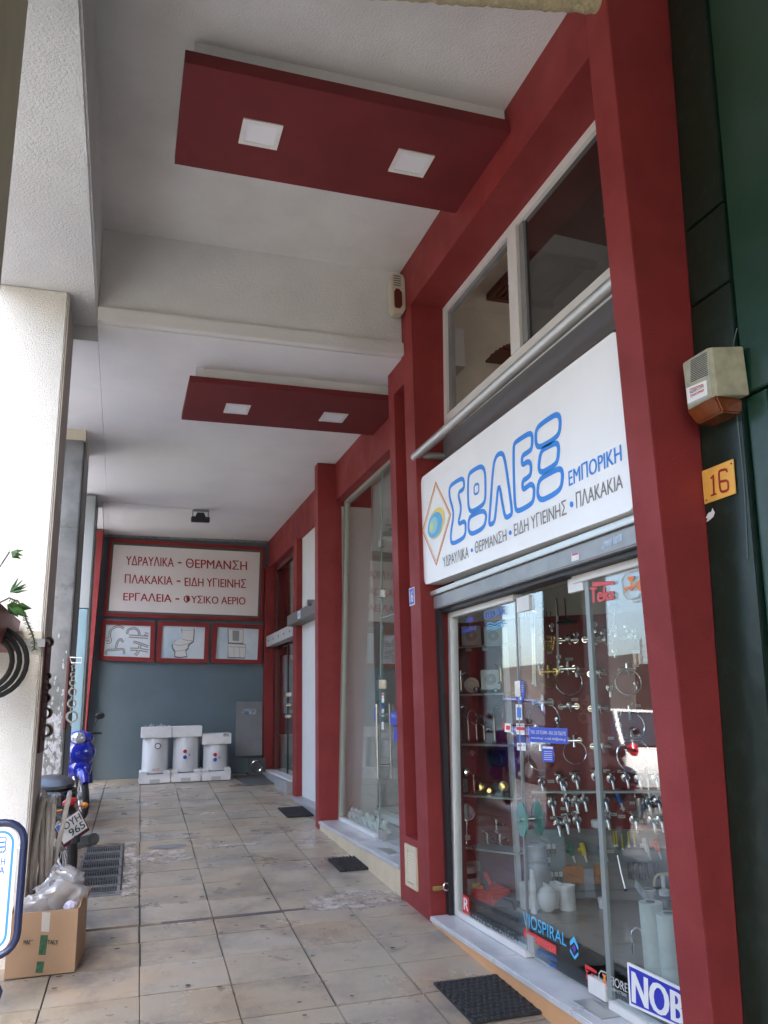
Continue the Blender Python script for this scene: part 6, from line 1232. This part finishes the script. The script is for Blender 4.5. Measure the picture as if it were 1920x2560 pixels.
t = thing('black_hose', (-.55, 4.35, 1.6), 'loops of black hose hanging under the dark red planter', 'hose')
for k in range(3): put('hose', G().torus((-.64+.012*k, 4.30+.03*k, 1.74), .135+.018*k, .0125, (0, 1, .12), 28, 8), RUBBER, t)
# pipe flange boards
RUST = mat('rusty_pipe', (.12, .09, .065), .6, metal=.5, bump=.5, bscale=60, var=.7, vscale=20, var_col=(.05, .07, .055)); RB = mat('dark_red_board', (.10, .022, .02), .6, var=.4, vscale=8)
def rings(t, lst, Y, L_, m_):
    for x, y, r0, f in lst:
        c_ = atY(*f(x, y), Y); R_2 = r0*(.2261 if f is cl else .3663)/F0*Y*1.02
        g = G().lathe([(R_2, 0), (R_2, L_), (R_2*.72, L_), (R_2*.72, 0)], c_, (.35, -1, .05), 16)
        g.f = g.f[:-2]; g.build('ring', m_, t, smooth=True); G().tube([c_+Vector((-.004, L_*.4, -R_2)), c_+Vector((-.004, L_*.4, -R_2-.018))], .006, 6).build('stub', m_, t)
t = thing('pipe_sample_board', (-.4, 4.9, 1.25), 'dark red board of rusty pipe rings on the side of the white column', 'sample board')
G().box(-.4135, -.402, 4.90, 5.20, 1.28, 1.88).build('board', RB, t)
rings(t, [(515, 1582, 52, cl), (470, 1725, 32, cl), (455, 1822, 30, cl), (500, 1955, 38, cl), (440, 1915, 22, cl), (500, 2070, 38, cl), (430, 2040, 24, cl), (480, 2195, 50, cl), (305, 92, 33, c5), (240, 85, 22, c5), (305, 210, 38, c5), (240, 215, 24, c5), (225, 290, 16, c5)], 5.0, .05, RUST)
t = thing('pipe_sample_board', (-.41, 7.1, 1.35), 'narrow red strip of pale pipe rings on the dark grey metal column', 'sample board')
G().box(-.408, -.400, 7.145, 7.30, 1.36, 1.93).build('board', RB, t); G().box(-.425, -.408, 7.12, 7.139, 1.36, 1.93).build('board', RB, t)
rings(t, [(808, 1842, 19, cl), (803, 1932, 25, cl), (800, 2025, 32, cl), (800, 2125, 42, cl), (490, 25, 29, c5), (490, 115, 37, c5)], 7.1, .02, mat('pale_ring', (.38, .37, .33), .45, metal=.5))
bq = [atY(*cl(*p), 7.1) for p in ((775, 1740), (905, 1745), (900, 1803), (790, 1800))]; put('bracket', G().tube(bq, .006, 6, closed=True), ALUW, t)

# ================================================================ MOTORBIKES
def bike(name, loc, head, label, paint, dark, plate, lean=0.0):
    """motorbike in metres along +x (front), y left, z up; placed at rear contact"""
    k = .84 if plate else .75
    M = Matrix.Translation(Vector(loc)) @ Matrix.Rotation(head, 4, 'Z') @ Matrix.Rotation(lean, 4, 'X') @ Matrix.Scale(k, 4)
    t = thing(name, loc, label, 'motorbike')
    def b(nm, g, m_, par=None, **kw):
        o = g.xf(M).build(nm, m_, par or t, **kw); return o
    for x in (0, 1.24):
        w_ = b('wheel', G().torus((x, 0, .285), .20, .012, (0, 1, 0), 28, 8), ALU, smooth=True)
        sub(G().torus((x, 0, .285), .245, .042, (0, 1, 0), 32, 10).xf(M), 'tyre', RUBBER, w_, smooth=True)
        sub(G().lathe([(.045, -.05), (.05, 0), (.045, .05)], (x, 0, .285), (0, 1, 0), 14).xf(M), 'hub', GREYM, w_, smooth=True)
        g = G(); [g.tube([(x+.04*math.cos(a), 0, .285+.04*math.sin(a)), (x+.20*math.cos(a+.15), 0, .285+.20*math.sin(a+.15))], .004 if not paint else .006, 5) for a in [j*math.pi/6 for j in range(12)]]
        sub(g.xf(M), 'spokes', ALU, w_)
    b('fork', G().tube([(1.24, .075, .285), (1.02, .075, .88)], .018, 8).tube([(1.24, -.075, .285), (1.02, -.075, .88)], .018, 8), ALU, smooth=True)
    b('engine', G().ell((.58, 0, .36), (.17, .11, .12), 14, 8).ell((.40, .02, .33), (.14, .10, .10), 12, 7), GREYM, smooth=True)
    b('frame', G().tube([(1.03, 0, .80), (.75, 0, .50), (.45, 0, .50), (-.05, 0, .72)], .028, 8).tube([(0, .08, .285), (.45, .08, .33)], .016, 8).tube([(0, -.08, .285), (.45, -.08, .33)], .016, 8), BLACKP, smooth=True)
    b('swingarm_shock', G().tube([(.03, .10, .30), (.0, .10, .62)], .022, 8).tube([(.03, -.10, .30), (.0, -.10, .62)], .022, 8), DGREY, smooth=True)
    b('seat', G().ell((.20, 0, .775), (.40, .155, .075), 18, 9).ell((.42, 0, .76), (.22, .14, .07), 14, 8).ell((.05, 0, .70), (.25, .15, .09), 14, 8), BLACKP, smooth=True)
    b('tail_fairing', G().hexa([(-.22, -.05, .62), (.4, -.11, .55), (.4, .11, .55), (-.22, .05, .62), (-.26, -.06, .74), (.4, -.12, .73), (.4, .12, .73), (-.26, .06, .74)]), dark or paint, bevel=.02, smooth=True)
    b('rear_fender', G().tube([(-.02, 0, .58), (-.20, 0, .56), (-.30, 0, .44), (-.33, 0, .34)], [.06, .065, .05, .04], 10), BLACKP, smooth=True)
    b('tail_light', G().ell((-.27, 0, .66), (.04, .065, .035), 12, 7), mat('tail_red', (.45, .02, .02), .15, coat=.6), smooth=True)
    for s_ in (-1, 1): b('indicator', G().ell((-.22, .13*s_, .60), (.03, .03, .026), 10, 7).tube([(-.2, .05*s_, .60), (-.2, .12*s_, .60)], .008, 6), mat('indicator_amber', (.70, .22, .02), .2, coat=.5), smooth=True)
    b('exhaust', G().tube([(.50, -.12, .24), (.15, -.15, .24), (-.30, -.16, .33)], [.020, .045, .048], 12).tube([(-.28, -.16, .325), (-.305, -.16, .331)], .035, 12), DGREY if not paint else STEEL, smooth=True)
    b('front_fender', G().tube([(1.24+.29*math.cos(a), 0, .285+.29*math.sin(a)) for a in [math.radians(35+j*18) for j in range(7)]], [.04, .062, .07, .07, .066, .055, .04], 10), paint or BLACKP, smooth=True)
    b('leg_shield', G().hexa([(.66, -.20, .30), (.88, -.24, .34), (.88, .24, .34), (.66, .20, .30), (.92, -.20, .86), (1.04, -.17, .88), (1.04, .17, .88), (.92, .20, .86)]), paint or BLACKP, bevel=.04, smooth=True)
    b('front_cowl', G().ell((1.02, 0, .80), (.17, .23, .19), 18, 10).ell((.98, 0, .98), (.13, .22, .11), 18, 9).ell((1.10, 0, .60), (.10, .16, .13), 14, 8), paint or BLACKP, smooth=True)
    b('headlight', G().ell((1.095, 0, .99), (.075, .095, .085), 16, 10), mat('headlight_glass', (.55, .57, .60), .05, spec=.9, metal=.7), smooth=True)
    for s_ in (-1, 1): b('indicator', G().ell((1.10, .125*s_, .80), (.045, .05, .035), 12, 7), mat('indicator_amber', (.7, .2, .02)), smooth=True)
    b('handlebar', G().tube([(.93, -.33, 1.02), (.98, -.16, 1.04), (.98, .16, 1.04), (.93, .33, 1.02)], [.017, .012, .012, .017], 8), BLACKP, smooth=True)
    for s_ in (-1, 1):
        mo = b('mirror', G().tube([(.98, .20*s_, 1.04), (1.0, .27*s_, 1.22)], .006, 6).ell((1.0, .30*s_, 1.25), (.018, .065, .045), 12, 8), BLACKP, smooth=True)
    b('brake_lever', G().tube([(.98, -.20, 1.03), (1.03, -.32, 1.01)], .006, 6), STEEL)
    b('footrest', G().tube([(.45, -.22, .25), (.45, .22, .25)], .014, 8), BLACKP); b('stand', G().tube([(.42, .10, .25), (.36, .24, .01)], .010, 6), BLACKP)
    if plate:
        P = [Vector((-.355, y, z)) for y, z in ((.105, -.0), (-.105, -.0), (-.105, .16), (.105, .16))]
        R_ = Matrix.Translation((0, 0, .40)) @ Matrix.Rotation(math.radians(-22), 4, 'X')
        P = [R_ @ p for p in P]
        pl = b('number_plate', G().prism(P, (.006, 0, 0)), PAPER)
        def lp(y0, y1, z0_, z1_): return [M @ (R_ @ Vector((-.358, y, z))) for y, z in ((y0, z0_), (y1, z0_), (y1, z1_), (y0, z1_))]
        sub(textg('OYH', lp(.055, -.095, .088, .148), .01), 'lettering', DGR, pl); sub(textg('965', lp(.035, -.095, .015, .075), .01), 'lettering', DGR, pl)
        sub(disc(G(), lp(.103, .070, .085, .158)), 'blue_band', GRB, pl)
        b('plate_holder', G().prism([R_ @ Vector((-.347, y, z)) for y, z in ((.115, -.03), (-.115, -.03), (-.115, .165), (.115, .165))], (.008, 0, 0)), mat('holder_dark', (.10, .012, .015), .4))
    return t
BB = mat('bike_blue', (.006, .016, .30), .18, coat=.8)
bike('motorbike', (-.305, 6.50, fz(6.50)), math.radians(111), 'black motorbike with a tilted number plate, its rear towards the camera', None, BLACKP, True, -.13)
bike('motorbike', (-.51, 9.52, fz(9.5)), math.radians(-76), 'shiny blue motorbike with a round headlight facing the camera', BB, BB, False, .08)
# black cloth / cover on the rear seat
t = thing('seat_cover', (-.40, 6.9, .95), 'crumpled black cover lying on the black motorbike seat', 'cover'); crumple(G().ell((-.44, 6.85, .955), (.07, .12, .05), 18, 10), 6, .03).build('cloth', BLACKP, t, smooth=True)

# ================================================================ STREET SIDE (seen mirrored in the glass)
def car(loc, head, label, paint):
    t = thing('parked_car', loc, label, 'car', 'cars parked along the kerb'); k = .8
    M = Matrix.Translation(Vector(loc)) @ Matrix.Rotation(head, 4, 'Z') @ Matrix.Scale(k, 4)
    st = [(-1.95, .55, .35, .62), (-1.88, .74, .25, .80), (-1.5, .82, .20, .92), (-.6, .84, .18, .93), (.5, .84, .18, .92), (.95, .82, .18, .88), (1.6, .78, .22, .76), (1.9, .66, .28, .62), (1.97, .5, .38, .52)]
    g = G(); vs = []; n = 8
    for x, hw, z0_, z1_ in st:
        zm = (z0_+z1_)/2; vs += [(x, -hw*.9, z0_), (x, -hw, zm), (x, -hw*.95, z1_-.05), (x, -hw*.82, z1_), (x, hw*.82, z1_), (x, hw*.95, z1_-.05), (x, hw, zm), (x, hw*.9, z0_)]
    fs = [(i*n+j, i*n+(j+1) % n, (i+1)*n+(j+1) % n, (i+1)*n+j) for i in range(len(st)-1) for j in range(n)]+[list(range(n))[::-1], [(len(st)-1)*n+j for j in range(n)]]
    g.add(vs, fs); g.xf(M).build('body', paint, t, smooth=True)
    G().hexa([(-1.75, -.70, .88), (.95, -.70, .86), (.95, .70, .86), (-1.75, .70, .88), (-1.35, -.55, 1.40), (.15, -.56, 1.42), (.15, .56, 1.42), (-1.35, .55, 1.40)]).xf(M).build('cabin_glass', mat('car_glass', (.02, .025, .03), .06, spec=.8), t)
    g = G(); g.hexa([(-1.40, -.57, 1.395), (.17, -.58, 1.415), (.17, .58, 1.415), (-1.40, .57, 1.395), (-1.30, -.50, 1.45), (.08, -.51, 1.47), (.08, .51, 1.47), (-1.30, .50, 1.45)]); g.xf(M).build('roof', paint, t, bevel=.02, smooth=True)
    for s_ in (-1, 1):
        for (xa, za, xb, zb3) in ((-1.76, .88, -1.37, 1.42), (-.35, .90, -.35, 1.43), (.97, .86, .16, 1.43)): G().tube([(xa, .705*s_, za), (xb, .57*s_, zb3)], .035, 6).xf(M).build('pillar', paint, t)
        for x in (-1.25, 1.2):
            w_ = G().torus((x, .74*s_, .30), .22, .085, (0, 1, 0), 20, 8).xf(M).build('wheel', RUBBER, t, smooth=True); sub(G().lathe([(.17, -.02), (.14, .05)], (x, .78*s_, .30), (0, s_, 0), 16).xf(M), 'rim', ALU, w_)
        G().ell((1.82, .50*s_, .62), (.12, .14, .07), 12, 7).xf(M).build('headlight', mat('car_lamp', (.6, .6, .62), .1), t, smooth=True); G().ell((-1.86, .58*s_, .80), (.07, .10, .12), 10, 7).xf(M).build('tail_light', mat('tail_red', (1, 0, 0)), t, smooth=True)
        G().ell((.72, .92*s_, .95), (.06, .09, .06), 10, 7).xf(M).build('mirror', paint, t, smooth=True); G().box(-.25, -.08, .835*s_-.01, .835*s_+.02, .78, .81).xf(M).build('handle', paint, t)
    return t
CW = mat('car_white', (.70, .71, .72), .25, coat=.6); CBL = mat('car_blue', (.10, .13, .30), .25, coat=.6); CS = mat('car_silver', (.42, .44, .46), .3, metal=.5, coat=.5)
ch_ = math.radians(90)
for y, pnt, lab in ((3.2, CS, 'silver hatchback parked nearest along the kerb, outside the columns'), (6.9, CBL, 'blue hatchback parked along the kerb'), (10.6, CW, 'white hatchback parked in the kerb row between two blue cars'), (14.4, CBL, 'second blue hatchback, beyond the white one'), (18.2, CW, 'farthest white hatchback in the kerb row')): car((-2.75, y, fz(y)-.10), ch_, lab, pnt)
# opposite houses, fence, pole, trees
def house(y0, y1, h, m_, lab, fl_=4):
    t = thing('opposite_house', (-11, (y0+y1)/2, 0), lab, 'house', 'houses across the street'); z0_ = fz(y0)
    G().box(-16, -9.4, y0, y1, z0_-1.5, z0_+h).build('wall', m_, t); G().box(-16.1, -9.25, y0-.05, y1+.05, z0_+h, z0_+h+.2).build('roof', mat('roof_slab', (.35, .33, .30), .8), t)
    n = int((y1-y0)//2.2)
    for f_ in range(fl_):
        for k in range(n):
            y = y0+(k+.5)*(y1-y0)/n; z = z0_+.9+f_*2.5
            if z+1.3 > z0_+h: continue
            w_ = G().box(-9.42, -9.36, y-.5, y+.5, z, z+1.3).build('window', mat('shutter_brown', (.10, .06, .04), .6) if (k+f_) % 3 else mat('dark_pane', (.03, .035, .04), .08, spec=.8), t)
            sub(G().box(-9.40, -9.30, y-.58, y+.58, z-.06, z), 'window_sill', PAPER, w_)
        if f_: G().box(-9.35, -8.6, y0+.4, y1-.4, z0_+.6+f_*2.5, z0_+.72+f_*2.5).build('balcony', m_, t)
house(-16, -5, 6.5, mat('house_ochre', (.42, .34, .22), .85), 'ochre house with balconies across the street, nearest one'); house(-4.8, 3, 7, mat('house_white', (.55, .53, .50), .85), 'white house with balconies across the street'); house(3.2, 9.5, 5.0, mat('house_grey', (.38, .37, .36), .85), 'grey lower house across the street')
house(48, 56, 6, mat('house_brown', (.26, .17, .12), .85), 'brown house across the street beyond the yard'); house(56.3, 64, 7, mat('house_cream', (.45, .41, .34), .85), 'cream house farthest away across the street')
t = thing('yard_wall', (-9.3, 26, 1), 'long beige yard wall farther along the far side of the street', 'wall'); G().box(-9.4, -9.2, 19.0, 33.4, .2, 3.3).build('masonry', mat('yard_beige', (.26, .24, .21), .9, bump=.3, bscale=10, var=.5, vscale=1), t)
t = thing('yard_wall', (-9.3, 14, .5), 'brown yard wall with a wire fence across the street', 'wall'); G().box(-9.4, -9.2, 9.6, 18.9, .2, 3.0).build('masonry', mat('yard_brown', (.15, .095, .075), .9, bump=.4, bscale=10, var=.6, vscale=2), t)
for k in range(9): G().tube([(-9.3, 9.8+k*1.12, 3.0), (-9.3, 9.8+k*1.12, 3.7)], .03, 6).build('fence_post', GREYM, t)
g = G(); [g.tube([(-9.3, 9.8, 3.05+k*.15), (-9.3, 18.8, 3.05+k*.15)], .008, 4) for k in range(5)]; g.build('wire', GREYM, t); C.objects[-1]['kind'] = 'stuff'
def tree(x, y, h, lab, seed):
    rr = random.Random(seed); t = thing('street_tree', (x, y, fz(y)), lab, 'tree', 'street trees'); z0_ = fz(y)
    g = G().tube([(x, y, z0_-.1), (x+.05, y, z0_+h*.35), (x-.03, y+.1, z0_+h*.6)], [.14, .10, .06], 10)
    for k in range(6): a = k*1.05; g.tube([(x, y, z0_+h*(.4+.03*k)), (x+.9*math.cos(a), y+.9*math.sin(a), z0_+h*(.65+.04*k))], [.05, .02], 6)
    g.build('trunk', mat('bark', (.10, .07, .05), .9, bump=.6, bscale=20), t)
    vs = []; fs = []
    for k in range(3200):
        c_ = k % 7; cx, cy, cz = (x+[0, .7, -.7, .3, -.4, .6, -.2][c_], y+[0, .4, -.3, -.7, .6, -.3, .2][c_], z0_+h*[.85, .72, .7, .78, .68, .82, .62][c_])
        d = Vector((rr.gauss(0, 1), rr.gauss(0, 1), rr.gauss(0, .8))).normalized()*rr.uniform(.3, 1)**.5*.72
        p = Vector((cx, cy, cz))+d; u = Vector((rr.uniform(-1, 1), rr.uniform(-1, 1), rr.uniform(-1, 1))).normalized()*.055; v = u.cross(Vector((rr.uniform(-1, 1), rr.uniform(-1, 1), rr.uniform(-1, 1)))).normalized()*.03
        i = len(vs); vs += [p-u, p+v, p+u, p-v]; fs.append((i, i+1, i+2, i+3))
    G().add(vs, fs).build('crown', mat('foliage', (.06, .10, .03), .6, rnd=.2), t); C.objects[-1]['kind'] = 'stuff'
tree(-8.3, 7.5, 4.6, 'bushy street tree on the far pavement before the grey house', 1); tree(-8.4, 34.5, 4.6, 'bushy street tree before the brown house', 3)
#END5
